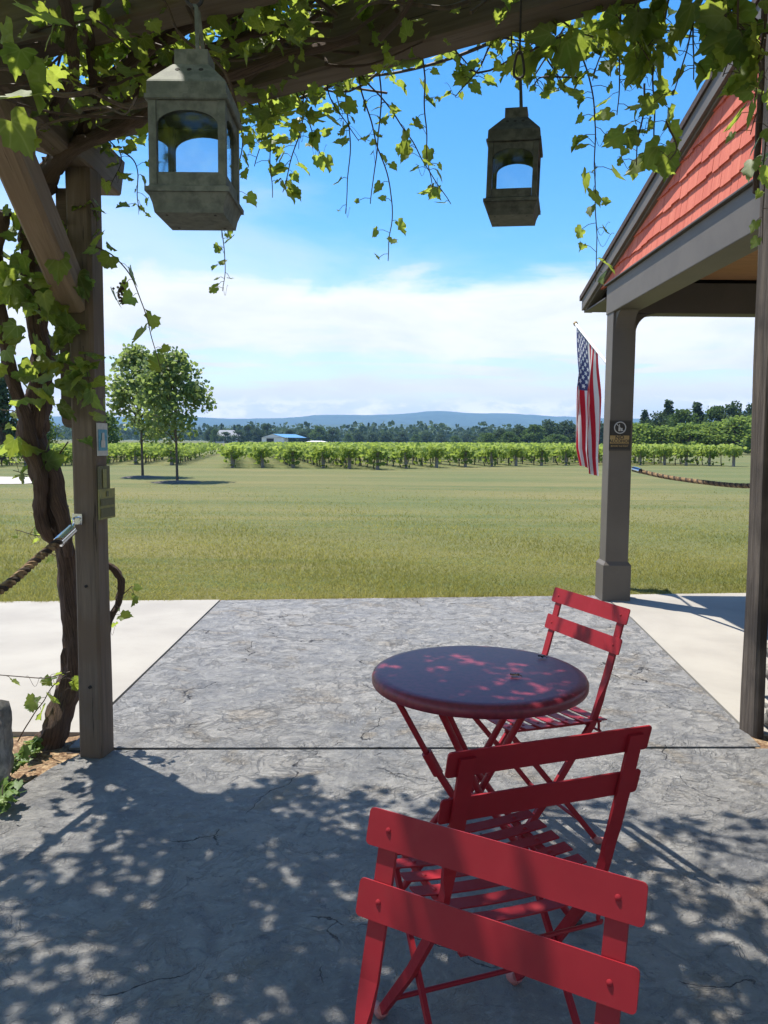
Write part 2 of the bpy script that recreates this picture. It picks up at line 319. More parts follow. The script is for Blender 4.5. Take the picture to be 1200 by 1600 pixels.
class MB:
    def __init__(s): s.v = []; s.f = []; s.uv = {}
    def add(s, vs, fs):
        o = len(s.v); s.v += [tuple(x) for x in vs]; s.f += [tuple(i + o for i in f) for f in fs]; return o
    def box(s, c, sz, rot=None, ch=0.0):
        hx, hy, hz = [a / 2 for a in sz]
        rot = rot or Matrix.Identity(3); c = Vector(c)
        if ch <= 0:
            vs = [c + rot @ Vector((x * hx, y * hy, z * hz)) for x in (-1, 1) for y in (-1, 1) for z in (-1, 1)]
            s.add(vs, [(0, 1, 3, 2), (4, 6, 7, 5), (0, 4, 5, 1), (2, 3, 7, 6), (0, 2, 6, 4), (1, 5, 7, 3)]); return
        bm = bmesh.new(); bmesh.ops.create_cube(bm, size=1)
        for v in bm.verts: v.co = Vector((v.co.x * sz[0], v.co.y * sz[1], v.co.z * sz[2]))
        bmesh.ops.bevel(bm, geom=bm.edges[:], offset=ch, segments=2, affect='EDGES', profile=0.6)
        bm.verts.index_update(); s.add([c + rot @ v.co for v in bm.verts], [[v.index for v in f.verts] for f in bm.faces]); bm.free()
    def tube(s, pts, rad, n=8, cap=True, lump=0.0, seed=0):
        pts = [Vector(p) for p in pts]; k = len(pts)
        rad = rad if hasattr(rad, '__len__') else [rad] * k
        t0 = (pts[1] - pts[0]).normalized(); a = t0.orthogonal().normalized(); vs = []; fs = []
        for i in range(k):
            t = (pts[min(i + 1, k - 1)] - pts[max(i - 1, 0)]).normalized()
            a = (a - t * a.dot(t)).normalized(); b = t.cross(a)
            for j in range(n):
                an = 2 * math.pi * j / n
                r = rad[i] * (1 + (lump * noise.noise(Vector((j * 1.7 + seed, i * 0.35, seed))) if lump else 0))
                vs.append(pts[i] + (a * math.cos(an) + b * math.sin(an)) * r)
        for i in range(k - 1):
            for j in range(n):
                fs.append((i * n + j, i * n + (j + 1) % n, (i + 1) * n + (j + 1) % n, (i + 1) * n + j))
        if cap: fs.append(tuple(range(n))[::-1]); fs.append(tuple((k - 1) * n + j for j in range(n)))
        s.add(vs, fs)
    def sweep(s, pts, ws, ax):
        """rectangular section: ws = (width along ax, thickness) per point"""
        pts = [Vector(p) for p in pts]; ax = Vector(ax).normalized(); vs = []; k = len(pts); fs = []
        for i in range(k):
            t = (pts[min(i + 1, k - 1)] - pts[max(i - 1, 0)]).normalized(); nn = t.cross(ax).normalized()
            w, h = ws[i]
            for sx, sy in ((-1, -1), (1, -1), (1, 1), (-1, 1)): vs.append(pts[i] + ax * (sx * w / 2) + nn * (sy * h / 2))
        for i in range(k - 1):
            for j in range(4): fs.append((i * 4 + j, i * 4 + (j + 1) % 4, (i + 1) * 4 + (j + 1) % 4, (i + 1) * 4 + j))
        fs.append((3, 2, 1, 0)); e = (k - 1) * 4; fs.append((e, e + 1, e + 2, e + 3)); s.add(vs, fs)
    def prism(s, poly, d):
        """poly: list of 3D points (planar), extruded by vector d"""
        n = len(poly); d = Vector(d); vs = [Vector(p) for p in poly] + [Vector(p) + d for p in poly]
        fs = [tuple(range(n))[::-1], tuple(range(n, 2 * n))] + [(i, (i + 1) % n, n + (i + 1) % n, n + i) for i in range(n)]
        s.add(vs, fs)
    def lathe(s, prof, c, n=48):
        c = Vector(c); vs = []; fs = []; k = len(prof)
        for r, z in prof:
            for j in range(n):
                a = 2 * math.pi * j / n; vs.append(c + Vector((r * math.cos(a), r * math.sin(a), z)))
        for i in range(k - 1):
            for j in range(n): fs.append((i * n + j, i * n + (j + 1) % n, (i + 1) * n + (j + 1) % n, (i + 1) * n + j))
        fs.append(tuple(range(n))[::-1]); fs.append(tuple((k - 1) * n + j for j in range(n))); s.add(vs, fs)
    def mesh(s, name, smooth=False, fix=True):
        me = bpy.data.meshes.new(name); me.from_pydata(s.v, [], s.f)
        if fix:
            bm = bmesh.new(); bm.from_mesh(me); bmesh.ops.recalc_face_normals(bm, faces=bm.faces); bm.to_mesh(me); bm.free()
        if smooth:
            me.polygons.foreach_set('use_smooth', [True] * len(me.polygons))
            try: me.set_sharp_from_angle(angle=R(40))
            except Exception: pass
        me.update(); return me
    def build(s, name, mat, parent=None, Mw=None, smooth=False, fix=True):
        return put(name, s.mesh(name, smooth, fix), mat, parent, Mw)

def frame(p0, p1, up=Vector((0, 0, 1))):
    p0, p1 = Vector(p0), Vector(p1); x = (p1 - p0).normalized(); y = Vector(up).cross(x)
    y = y.normalized() if y.length > 1e-4 else Vector((0, 1, 0)); z = x.cross(y)
    m = Matrix((x, y, z)).transposed().to_4x4(); m.translation = p0; return m, (p1 - p0).length
def timber(name, p0, p1, w, h, mat, parent, up=(0, 0, 1), ch=0.008, wob=0.004, seed=0, chamfer_end=0.0, mw=None):
    """a sawn timber: local X is its length, chamfered edges, slightly uneven"""
    m, Ln = frame(p0, p1, Vector(up)); n = max(3, int(Ln / 0.18)); b = MB(); vs = []; fs = []
    a, c = w / 2, h / 2; sec = [(-a + ch, -c), (a - ch, -c), (a, -c + ch), (a, c - ch), (a - ch, c), (-a + ch, c), (-a, c - ch), (-a, -c + ch)]
    for i in range(n + 1):
        x = Ln * i / n
        for j, (yy, zz) in enumerate(sec):
            q = Vector((x * 1.3 + seed * 7.1, j * 3.3, seed)); dy, dz = wob * noise.noise(q), wob * noise.noise(q + Vector((9, 3, 1)))
            if chamfer_end and i == n and zz < 0: vs.append((x - chamfer_end, yy + dy, zz + dz))
            else: vs.append((x, yy + dy, zz + dz))
    for i in range(n):
        for j in range(8): fs.append((i * 8 + j, i * 8 + (j + 1) % 8, (i + 1) * 8 + (j + 1) % 8, (i + 1) * 8 + j))
    fs.append(tuple(range(8))[::-1]); fs.append(tuple(n * 8 + j for j in range(8))); b.add(vs, fs)
    return b.build(name, mat, parent, m)
def smooth_path(pts, n=8):
    """Catmull-Rom through the points"""
    P = [Vector(p) for p in pts]; P = [P[0] * 2 - P[1]] + P + [P[-1] * 2 - P[-2]]; out = []
    for i in range(1, len(P) - 2):
        for k in range(n):
            t = k / n; a, b, c, d = P[i - 1], P[i], P[i + 1], P[i + 2]
            out.append(0.5 * ((2 * b) + (c - a) * t + (2 * a - 5 * b + 4 * c - d) * t * t + (3 * b - a - 3 * c + d) * t ** 3))
    out.append(P[-2]); return out
def quad_sheet(name, pts, z, mat, label=None, sub=0):
    b = MB(); b.add([(p[0], p[1], z) for p in pts], [tuple(range(len(pts)))])
    o = b.build(name, mat, fix=False); tag(o, label, None, None, 'structure'); return o

# leaves: many small faces in one mesh --------------------------------------
_half = [(0.0, 0.0), (0.13, 0.15), (0.30, 0.17), (0.44, 0.06), (0.38, -0.12), (0.50, -0.30), (0.37, -0.42), (0.31, -0.58), (0.21, -0.57), (0.14, -0.78), (0.07, -0.80)]
_out = _half + [(0.0, -0.98)] + [(-x, y) for x, y in _half[:0:-1]]
LEAF = np.array([(x, y + 0.0, 0.10 * abs(x) + 0.10 * (y + 0.4) ** 2 * -1 + 0.035 * math.sin(i * 2.1)) for i, (x, y) in enumerate(_out)] + [(0, -0.35, -0.05)])
def mesh_np(name, V, F, rnd=None, mat=None, parent=None, loc=None):
    me = bpy.data.meshes.new(name); nv, nf, k = len(V), len(F), F.shape[1]
    me.vertices.add(nv); me.vertices.foreach_set('co', V.astype(np.float32).ravel())
    me.loops.add(nf * k); me.loops.foreach_set('vertex_index', F.astype(np.int32).ravel())
    me.polygons.add(nf); me.polygons.foreach_set('loop_start', np.arange(0, nf * k, k, dtype=np.int32))
    try: me.polygons.foreach_set('loop_total', np.full(nf, k, dtype=np.int32))
    except Exception: pass
    if rnd is not None:
        at_ = me.attributes.new('rnd', 'FLOAT', 'POINT'); at_.data.foreach_set('value', rnd.astype(np.float32))
    me.update(calc_edges=True); me.validate()
    return put(name, me, mat, parent) if mat else me
def unit(a): return a / np.maximum(np.linalg.norm(a, axis=1, keepdims=True), 1e-9)
def leaf_arrays(P, nrm, tip, size, tpl=LEAF):
    """P base points (the leaf stalk), nrm leaf normal, tip direction"""
    nrm = unit(nrm); tip = tip - nrm * np.sum(tip * nrm, 1, keepdims=True); tip = unit(tip); x = np.cross(tip, nrm)
    curl = rng.uniform(-1.0, 3.2, (len(P), 1, 1)); wid = rng.uniform(0.75, 1.12, (len(P), 1, 1)); bend = rng.normal(0, 0.25, (len(P), 1, 1))
    zt = tpl[None, :, 2:3] * curl + bend * (tpl[None, :, 1:2] + 0.4) ** 2 + bend * 0.6 * tpl[None, :, 0:1]
    V = P[:, None, :] + size[:, None, None] * (wid * tpl[None, :, 0:1] * x[:, None, :] - tpl[None, :, 1:2] * tip[:, None, :] + zt * nrm[:, None, :])
    n, k = len(P), len(tpl); c = k - 1
    tri = np.array([(c, i, (i + 1) % c) for i in range(c)])
    F = (tri[None] + (np.arange(n) * k)[:, None, None]).reshape(-1, 3)
    return V.reshape(-1, 3), F
def leaf_mesh(name, P, nrm, tip, size, rnd, mat, parent):
    V, F = leaf_arrays(P, nrm, tip, size); loc = np.array(WM[parent].translation)
    lc = np.tile(LEAF[:, :3] * np.array([1, 1, 0]), (len(P), 1)).astype(np.float32); rv = np.clip(np.repeat(rnd, len(LEAF)) + np.tile(np.where(np.arange(len(LEAF)) == len(LEAF) - 1, 0.22, np.where(np.arange(len(LEAF)) % 3 == 0, 0.10, -0.12)), len(P)), 0, 1); o = mesh_np(name, V, F, rv, mat, parent); o.data.attributes.new('lc', 'FLOAT_VECTOR', 'POINT').data.foreach_set('vector', lc.ravel()); return o
CARD = np.array([(-0.5, 0.1, 0.02), (0.0, 0.55, 0.0), (0.5, 0.1, 0.02), (0.3, -0.4, -0.03), (-0.3, -0.4, -0.03)])
def cards(P, size, up=0.3):
    n = len(P); nrm = unit(rng.normal(size=(n, 3)) + np.array([0, 0, up])); t = unit(rng.normal(size=(n, 3)))
    t = unit(np.cross(nrm, t)); x = np.cross(t, nrm)
    V = P[:, None, :] + size[:, None, None] * (CARD[None, :, 0:1] * x[:, None, :] + CARD[None, :, 1:2] * t[:, None, :] + CARD[None, :, 2:3] * nrm[:, None, :])
    F = (np.arange(5)[None] + (np.arange(n) * 5)[:, None]); return V.reshape(-1, 3), F
def card_mesh(name, P, size, rnd, mat, parent=None, up=0.3):
    V, F = cards(P, size, up); return mesh_np(name, V, F, np.repeat(np.clip(rnd, 0, 1), 5), mat, parent)
def copy_tree(o, parent=None):
    c = o.copy(); COL.objects.link(c)
    if parent is not None: c.parent = parent
    for ch in list(o.children): copy_tree(ch, c)
    return c

# ------------------------------------------------------------------ the setting
b = MB(); ys = [-30, -5, 2, 6, 10, 16, 25, 40, 60, 100, 200, 500, 1500, 9000]
for i in range(len(ys) - 1):
    for x0, x1 in ((-9000, -60), (-60, -8), (-8, 8), (8, 60), (60, 9000)):
        b.add([(x0, ys[i], 0), (x1, ys[i], 0), (x1, ys[i + 1], 0), (x0, ys[i + 1], 0)], [(0, 1, 2, 3)])
tag(b.build('lawn', M['lawn'], fix=False), kind='structure')

def edge_y(x): return 6.64 * 0.979 + (x + 3.16) * 0.107
E_L, E_R = -1.375, 1.92
def slab_sheet(name, poly, z, mat, n=1):
    b = MB(); top = [Vector((x, y, z)) for x, y in poly]; b.prism([Vector((x, y, z - 0.12)) for x, y in poly], (0, 0, 0.12)); o = b.build(name, mat); tag(o, kind='structure'); return o
JY0, JY1 = 3.395, 3.475
slab_sheet('stamped_walk', [(E_L, JY0 + 0.012), (1.70, JY1 + 0.012), (1.715, 3.66), (E_R, 6.10), (E_R + 0.03, edge_y(1.9)), (E_L, edge_y(E_L))], 0.020, M['slab'])
slab_sheet('stamped_patio', [(-1.28, JY0 - 0.012), (-1.36, 3.2), (-1.44, 2.85), (-1.75, 2.3), (-3.2, 1.4), (-3.2, -3), (3.6, -3), (3.6, 3.33), (1.70, JY1 - 0.012)], 0.020, M['slab'])
quad_sheet('joint_line', [(E_L, JY0 - 0.02), (1.74, JY1 - 0.02), (1.74, JY1 + 0.03), (E_L, JY0 + 0.03)], 0.008, M['joint'])
slab_sheet('concrete_path', [(-9, 3.585), (E_L - 0.012, 3.585), (E_L - 0.012, edge_y(E_L)), (-9, edge_y(-9) + 0.2)], 0.024, M['concrete'])
slab_sheet('concrete_floor', [(1.726, 3.66), (1.80, 3.62), (7.5, 3.62), (7.5, edge_y(7.5)), (E_R + 0.04, edge_y(2.0)), (E_R + 0.010, 6.10)], 0.024, M['concrete'])
# planting bed: a lumpy sheet of mulch
b = MB(); nx, ny = 50, 40
for j in range(ny + 1):
    for i in range(nx + 1):
        x = -4.0 + (4.0 - 1.26) * i / nx; y = 1.7 + (3.58 - 1.7) * j / ny
        b.v.append((x, y, 0.012 + 0.016 * noise.noise(Vector((x * 9, y * 9, 2))) + 0.012 * noise.noise(Vector((x * 30, y * 30, 5))) - 0.006))
for j in range(ny):
    for i in range(nx): b.f.append((j * (nx + 1) + i, j * (nx + 1) + i + 1, (j + 1) * (nx + 1) + i + 1, (j + 1) * (nx + 1) + i))
tag(b.build('planting_bed', M['mulch'], fix=False, smooth=True), kind='structure')
quad_sheet('planting_bed', [(1.66, 3.40), (4.2, 3.40), (4.2, 3.66), (1.70, 3.66)], 0.016, M['mulch'])
quad_sheet('driveway', [(-40, 23.5), (-14, 23.2), (-10.9, 24.2), (-10.6, 26), (-12, 28.5), (-40, 30.5)], 0.012, M['drive'])
quad_sheet('ploughed_field', [(-120, 118), (-20, 118), (-28, 230), (-160, 230)], 0.03, M['soil'])

# grass blades in front of the paving
def blades():
    n = 170000; y = 6.3 + rng.exponential(3.6, n); y = y[y < 24]; w = 0.53 * y + 0.3; n = len(y)
    P = np.c_[rng.uniform(-1, 1, n) * w, y]; e = 6.5 + (P[:, 0] + 3.16) * 0.107; P = P[P[:, 1] > e - 0.015 + 0.05 * rng.random(n) ** 2]
    ex = rng.uniform(-4.2, 4.2, 5200); ex = ex[np.sin(ex * 9) + np.sin(ex * 23.7) + rng.normal(0, .8, len(ex)) > -0.3]; P = np.vstack([P, np.c_[ex, 6.5 + (ex + 3.16) * 0.107 + rng.normal(0.015, 0.015, len(ex))]])
    n = len(P); h = rng.uniform(0.014, 0.036, n); h[-len(ex):] = rng.uniform(0.03, 0.075, len(ex)); h = h * (1 + 0.25 * np.sin(P[:, 0] * 1.7 + P[:, 1])); a = rng.uniform(0, 2 * np.pi, n); l = rng.normal(0, 0.022, (n, 2)); w = 0.0028 * (P[:, 1] / 7)
    base = np.c_[P, np.zeros(n)]; d = np.c_[np.cos(a) * w, np.sin(a) * w, np.zeros(n)]
    V = np.stack([base - d, base + d, base + np.c_[l, h]], 1).reshape(-1, 3); F = np.arange(3 * n).reshape(n, 3)
    pat = 0.5 + 0.5 * np.sin(P[:, 1] * 2.1 + np.sin(P[:, 0] * 0.7) * 1.5) ; r = np.clip(0.25 * pat + rng.beta(2, 2.2, n) * 0.8, 0, 1)
    return tag(mesh_np('grass', V, F, np.repeat(r, 3), M['grass']), 'short mown grass blades along the edge of the paving', 'grass', None, 'stuff')
blades()
quad_sheet('soil_edge', [(x, edge_y(x) - 0.002) for x in (-8, -1.38, 1.9, 7.4)] + [(x, edge_y(x) + 0.05) for x in (7.4, 1.9, -1.38, -8)], 0.012, M['mulch'])

# hills: ridge terrain with real depth
def ridge(name, prof, y0, depth, seed):
    us = np.linspace(-900, 2100, 160); hv = np.interp(us, [p[0] for p in prof], [p[1] for p in prof]); b = MB(); ny = 26
    for j in range(ny + 1):
        t = j / ny; yy = y0 - depth * 0.5 + depth * t; k = math.sin(math.pi * t) ** 0.8
        for u, v in zip(us, hv):
            x = (u - CX) / FPX * y0; hgt = CAMH + (690 - v) / FPX * y0
            nz = noise.fractal(Vector((x * 0.0022, yy * 0.0022, seed)), 1.0, 2.0, 5)
            b.v.append((x, yy, max(-20, hgt * k * (1 + 0.16 * nz * (1 - 0.5 * k)) - 4 + 7 * noise.noise(Vector((x * .02, yy * .02, seed))))))
    n = len(us)
    for j in range(ny):
        for i in range(n - 1): b.f.append((j * n + i, j * n + i + 1, (j + 1) * n + i + 1, (j + 1) * n + i))
    tag(b.build(name, M['hill'], fix=False, smooth=True), kind='structure')
ridge('hills', [(-900, 668), (0, 656), (300, 655), (420, 656), (520, 650), (600, 648), (690, 643), (745, 642), (790, 645), (860, 650), (930, 651), (1010, 652), (1100, 640), (1200, 637), (2100, 650)], 5600, 2600, 3.0)
ridge('hills', [(-900, 672), (300, 667), (500, 664), (620, 661), (760, 665), (900, 668), (1200, 664), (2100, 668)], 3600, 1500, 8.0)

Z0 = 0.020     # top of the paving
# ------------------------------------------------------------------ pergola
pg = thing('pergola', (-1.21, 3.36, Z0), 'rough timber pergola overgrown with grape vine above the stamped patio', 'pergola')
PL = Vector((-1.232, 3.35, 0))
def post_obj(name, c, w, d, z0, z1, rz, mat, parent, seed=0, ch=0.012, wob=0.005, lean=0.0):
    """upright squared timber, local X up the post"""
    m = Matrix.Translation((c[0], c[1], z0)) @ Matrix.Rotation(rz, 4, 'Z') @ Matrix(((0, 0, -1, 0), (0, 1, 0, 0), (1, 0, 0, 0), (0, 0, 0, 1))) @ Matrix.Rotation(-lean, 4, 'Y')
    n = int((z1 - z0) / 0.15); vs = []; fs = []; a, k = d / 2, w / 2; sec = [(-a + ch, -k), (a - ch, -k), (a, -k + ch), (a, k - ch), (a - ch, k), (-a + ch, k), (-a, k - ch), (-a, -k + ch)]
    for i in range(n + 1):
        x = (z1 - z0) * i / n
        for j, (yy, zz) in enumerate(sec):
            q = Vector((x * 1.1 + seed * 5.3, j * 2.7, seed)); vs.append((x, yy + wob * noise.noise(q), zz + wob * noise.noise(q + Vector((3, 8, 2)))))
    for i in range(n):
        for j in range(8): fs.append((i * 8 + j, i * 8 + (j + 1) % 8, (i + 1) * 8 + (j + 1) % 8, (i + 1) * 8 + j))
    fs.append(tuple(range(8))[::-1]); fs.append(tuple(n * 8 + j for j in range(8))); b = MB(); b.add(vs, fs); return b.build(name, mat, parent, m)
# left post (w = face towards us; local Y/Z swap handled by the section)
pl = post_obj('post', PL, 0.106, 0.112, Z0, 2.45, R(-8), M['wood'], pg, 1)
pl['label'] = 'brown squared post with stickers and vine leaves'
b = MB(); b.tube([PL + Vector((-0.006, -0.064, 0.74 + Z0)), PL + Vector((-0.006, -0.055, 0.74 + Z0))], 0.006, 10); b.build('bolt_hole', M['dark'], pl)
b = MB(); b.tube([PL + Vector((0.0, -0.064, 0.33)), PL + Vector((0.0, -0.055, 0.33))], 0.007, 10); b.build('bolt_hole', M['dark'], pl)
PR = Vector((1.750, 3.655, 0))
pr_ = post_obj('post', PR + Vector((-0.012, 0, 0)), 0.055, 0.125, Z0, 3.42, R(8), M['wood_grey'], pg, 4, 0.010, 0.012, R(0.7))
pr_['label'] = 'silvery rough post in front of stacked stones'
# beams
timber('beam', (-1.25, -1.2, 2.535), (-1.235, 3.72, 2.535), 0.11, 0.17, M['wood'], pg, seed=2, chamfer_end=0.05)
d2 = (Vector((0.625, 2.39, 0)) - Vector((-0.61, 3.11, 0))).normalized()
A = Vector((-0.61, 3.11, 2.72)); timber('beam', A - d2 * 1.05, A + d2 * 3.4, 0.11, 0.20, M['wood_dark'], pg, seed=3)
d1 = (Vector((-0.41, 2.40, 0)) - Vector((-1.13, 2.71, 0))).normalized()
A = Vector((-1.13, 2.71, 2.72)); timber('beam', A - d1 * 0.75, A + d1 * 3.4, 0.11, 0.20, M['wood'], pg, seed=5)
timber('beam', (1.76, 3.8, 3.30), (1.60, -1.0, 3.30), 0.11, 0.18, M['wood_dark'], pg, seed=6)
for x, zz in ((-0.55, 2.87), (0.15, 2.95), (0.80, 3.05)):
    timber('rafter', (x, -0.9, zz), (x, 3.15 if x < 0 else 2.6, zz), 0.06, 0.09, M['wood'], pg, seed=x)
timber('rafter', (-1.7, 2.0, 2.86), (1.9, 1.55, 3.2), 0.06, 0.09, M['wood'], pg, seed=9)
timber('rafter', (-0.95, 3.30, 2.86), (-0.62, 2.3, 2.86), 0.06, 0.09, M['wood'], pg, seed=10)
# knee braces
timber('brace', PL + Vector((-0.035, -0.03, 1.93)), Vector((-1.255, 2.42, 2.60)), 0.105, 0.13, M['wood_warm'], pg, seed=7, ch=0.015)
b = MB(); mm = MB()
q0 = at(97, 668, 3.32)
out = []
zt, zb = 2.40, q0.z
for i in range(9):
    a = math.pi + math.pi * i / 8; out.append((0.033 * math.cos(a), zb + 0.033 + 0.033 * math.sin(a)))
poly = [Vector((q0.x + x, 3.40, zz)) for x, zz in out] + [Vector((q0.x + 0.033, 3.40, zt)), Vector((q0.x - 0.033, 3.40, zt))]
mm.prism(poly, (0, 0.06, 0)); o = mm.build('brace', M['wood_dark'], pg); o['label'] = 'dark vertical board with rounded lower end'

# ------------------------------------------------------------------ things on the left post
rm = Matrix.Rotation(R(-8), 3, 'Z'); fx = rm @ Vector((1, 0, 0)); fy = rm @ Vector((0, -1, 0))
def on_right_face(s, z, off): return PL + fx * (0.056 + off) + (-fy) * s + Vector((0, 0, z))
def plate(b, s0, s1, z0, z1, off, th):
    p = [on_right_face(s0, z0, off), on_right_face(s1, z0, off), on_right_face(s1, z1, off), on_right_face(s0, z1, off)]; b.prism(p, fx * th)
zc = lambda v: at(145, v, 3.33).z
k = thing('sticker', on_right_face(-0.02, zc(686), 0.004), 'small pale sticker with a blue panel, topmost on the vine-covered post', 'sticker')
b = MB(); plate(b, -0.055, 0.035, zc(712), zc(661), 0.006, 0.002); b.build('backing', M['sticker_pale'], k)
b = MB(); plate(b, -0.048, 0.026, zc(704), zc(671), 0.0095, 0.001); b.build('printed_panel', M['sticker_blue'], k)
b = MB(); plate(b, -0.03, 0.004, zc(699), zc(688), 0.012, 0.001); plate(b, -0.022, -0.002, zc(688), zc(676), 0.012, 0.001); b.build('printed_figure', M['sticker_pale'], k)
k = thing('sign', on_right_face(-0.02, zc(742), 0.004), 'small dark olive plaque between the blue sticker and the lower olive sign', 'sign')
b = MB(); plate(b, -0.055, 0.045, zc(765), zc(728), 0.006, 0.003); b.build('backing', M['sign_olive_dark'], k)
b = MB(); plate(b, -0.02, 0.012, zc(762), zc(733), 0.0105, 0.001); b.build('printed_figure', M['sign_olive'], k)
k = thing('sign', on_right_face(-0.02, zc(787), 0.004), 'small olive sign with dark blurred bands, lowest on the vine-covered post', 'sign')
b = MB(); plate(b, -0.056, 0.085, zc(811), zc(764), 0.006, 0.004); b.build('backing', M['sign_olive'], k)
b = MB(); plate(b, -0.045, 0.075, zc(790), zc(779), 0.0115, 0.001); plate(b, -0.045, 0.075, zc(808), zc(794), 0.0115, 0.001); plate(b, 0.005, 0.025, zc(776), zc(768), 0.0115, 0.001)
b.build('printed_band', M['sign_olive_dark'], k)

def rope_obj(name, pts, r, parent, coils=13):
    """three strands twisted into one rope"""
    P = smooth_path(pts, 40); b = MB(); Ls = [0]
    for i in range(1, len(P)): Ls.append(Ls[-1] + (P[i] - P[i - 1]).length)
    n = 3; a = (P[1] - P[0]).orthogonal().normalized()
    frames = []
    for i, p in enumerate(P):
        t = (P[min(i + 1, len(P) - 1)] - P[max(i - 1, 0)]).normalized(); a = (a - t * a.dot(t)).normalized(); frames.append((a.copy(), t.cross(a)))
    for k_ in range(n):
        pts2 = []
        for i, p in enumerate(P):
            an = 2 * math.pi * (k_ / n + Ls[i] * coils); A_, B_ = frames[i]; pts2.append(p + (A_ * math.cos(an) + B_ * math.sin(an)) * r * 0.5)
        b.tube(pts2, r * 0.56, 7)
        if k_ == 0: b.build('dark_strand', M['rope_dark'], parent, smooth=True); b = MB()
    return b.build(name, M['rope_strand'], parent, smooth=True)
M['rope_dark'] = noisy('black_strand', (0.02, 0.013, 0.009), (0.05, 0.03, 0.018), 30, 0.9, bs=0.4)
M['rope_strand'] = noisy('hemp_strand', (0.10, 0.055, 0.024), (0.25, 0.16, 0.075), 30, 0.9, bs=0.4, lo=0.42, hi=0.58)
def barrier(name, pts, r, label, plate_c, plate_n, up=Vector((0, 0, 1))):
    k = thing(name, pts[0], label, 'rope'); P = [Vector(p) for p in pts]
    d = (P[1] - P[0]).normalized()
    rope_obj('rope', [P[0] + d * 0.05] + P[1:], r, k)
    b = MB(); b.tube([P[0] + d * 0.0, P[0] + d * 0.085], r * 1.3, 16); b.build('ferrule', M['steel'], k, smooth=True)
    b = MB(); x = up.cross(plate_n).normalized(); c = Vector(plate_c)
    b.prism([c - x * 0.022 - up * 0.022, c + x * 0.022 - up * 0.022, c + x * 0.022 + up * 0.022, c - x * 0.022 + up * 0.022], plate_n * 0.004); b.build('wall_plate', M['steel'], k)
    b = MB(); b.tube(smooth_path([c + plate_n * 0.004 + up * 0.008, c + plate_n * 0.03 + up * 0.004, (c + P[0]) * 0.5 + plate_n * 0.012, P[0] + d * 0.01], 6), 0.004, 8); b.build('snap_hook', M['steel'], k, smooth=True)
f0 = PL + fy * 0.068
c0 = Vector((f0.x - 0.005, f0.y, at(121, 811, f0.y).z)); c0.x = at(121, 811, f0.y).x
barrier('barrier_rope', [at(114, 826, 3.24), at(97, 842, 3.20), at(60, 872, 3.05), at(0, 922, 2.8), at(-120, 985, 2.45), at(-330, 1010, 2.1), Vector((-2.6, 1.9, 0.72)), Vector((-3.6, 1.5, 0.86)), Vector((-4.6, 1.1, 1.0))], 0.017,
        'thick brown barrier rope clipped to the front of the vine-covered post', c0, fy)

# ------------------------------------------------------------------ pavilion
PX, PY, PW = 1.902, 6.80, 0.195
pv = thing('pavilion', (PX + 0.1, PY + 0.1, Z0), 'open red shingled pavilion with taupe posts and beams at the right', 'pavilion')
zb = at(958, 487, 6.8).z; zt = at(955, 440, 6.8).z            # under and upper side of the ring beam
def box2(name, x0, x1, y0, y1, z0, z1, mat, ch=0.006, parent=None):
    b = MB(); b.box(((x0 + x1) / 2, (y0 + y1) / 2, (z0 + z1) / 2), (x1 - x0, y1 - y0, z1 - z0), ch=ch); return b.build(name, mat, parent or pv)
zk = at(970, 878, 6.79).z
for (px, py) in ((PX, PY), (PX, 0.2), (PX + 4.6, PY)):
    p = box2('post', px, px + PW, py, py + PW, zk - 0.01, zb + 0.01, M['trim'])
    b = MB(); b.box((px + PW / 2, py + PW / 2, (Z0 + zk) / 2 - 0.015), (PW + 0.045, PW + 0.045, zk - Z0 - 0.03), ch=0.004)
    e = (PW + 0.045) / 2; cc = Vector((px + PW / 2, py + PW / 2, zk - 0.03)); h = PW / 2 + 0.001
    b.add([cc + Vector((sx * e, sy * e, 0)) for sx, sy in ((-1, -1), (1, -1), (1, 1), (-1, 1))] + [cc + Vector((sx * h, sy * h, 0.03)) for sx, sy in ((-1, -1), (1, -1), (1, 1), (-1, 1))],
          [(0, 1, 5, 4), (1, 2, 6, 5), (2, 3, 7, 6), (3, 0, 4, 7)])
    b.build('plinth', M['trim'], p)
box2('beam', PX - 0.006, PX + PW + 0.004, 0.1, PY + PW + 0.01, zb, zt, M['trim'])
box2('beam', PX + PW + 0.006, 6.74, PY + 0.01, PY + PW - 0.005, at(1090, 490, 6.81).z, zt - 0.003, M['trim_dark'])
# curved corner brackets at the post head
zfb = at(1090, 490, 6.81).z
for nm, ax in (('bracket', (1, 0, 0)), ('bracket', (0, -1, 0))):
    ax = Vector(ax); b = MB(); rr = 0.16
    o_ = Vector((PX + PW + 0.003, PY + 0.02, zfb - 0.004)) if ax.x else Vector((PX + 0.02, PY - 0.003, zb - 0.004))
    arc = [o_ + ax * (rr - rr * math.sin(math.pi / 2 * i / 8)) + Vector((0, 0, -rr + rr * math.cos(math.pi / 2 * i / 8))) for i in range(9)]
    arc = [o_ + ax * rr * (1 - math.cos(math.pi / 2 * i / 8)) + Vector((0, 0, -rr * (1 - math.sin(math.pi / 2 * i / 8)))) for i in range(9)]
    b.prism([o_] + arc[0:], Vector((0, PW - 0.05, 0)) if ax.x else Vector((PW - 0.04, 0, 0))); b.build(nm, M['trim_dark'] if ax.x else M['trim'], pv)
# gable: rake line in the plane of the barge board
XR = PX - 0.045
e0 = at(899, 466, 7.72); e1 = at(1147, -5, 4.20)
slope = (e1.z - e0.z) / (e0.y - e1.y); YR = 2.75
def zroof(y, off=0.0): return e0.z + off + (e0.y - max(y, 2 * YR - y)) * slope * (1 if True else 0) if y >= YR else e0.z + off + (e0.y - (2 * YR - y)) * slope
Ye = e0.y; Yn = 2 * YR - Ye
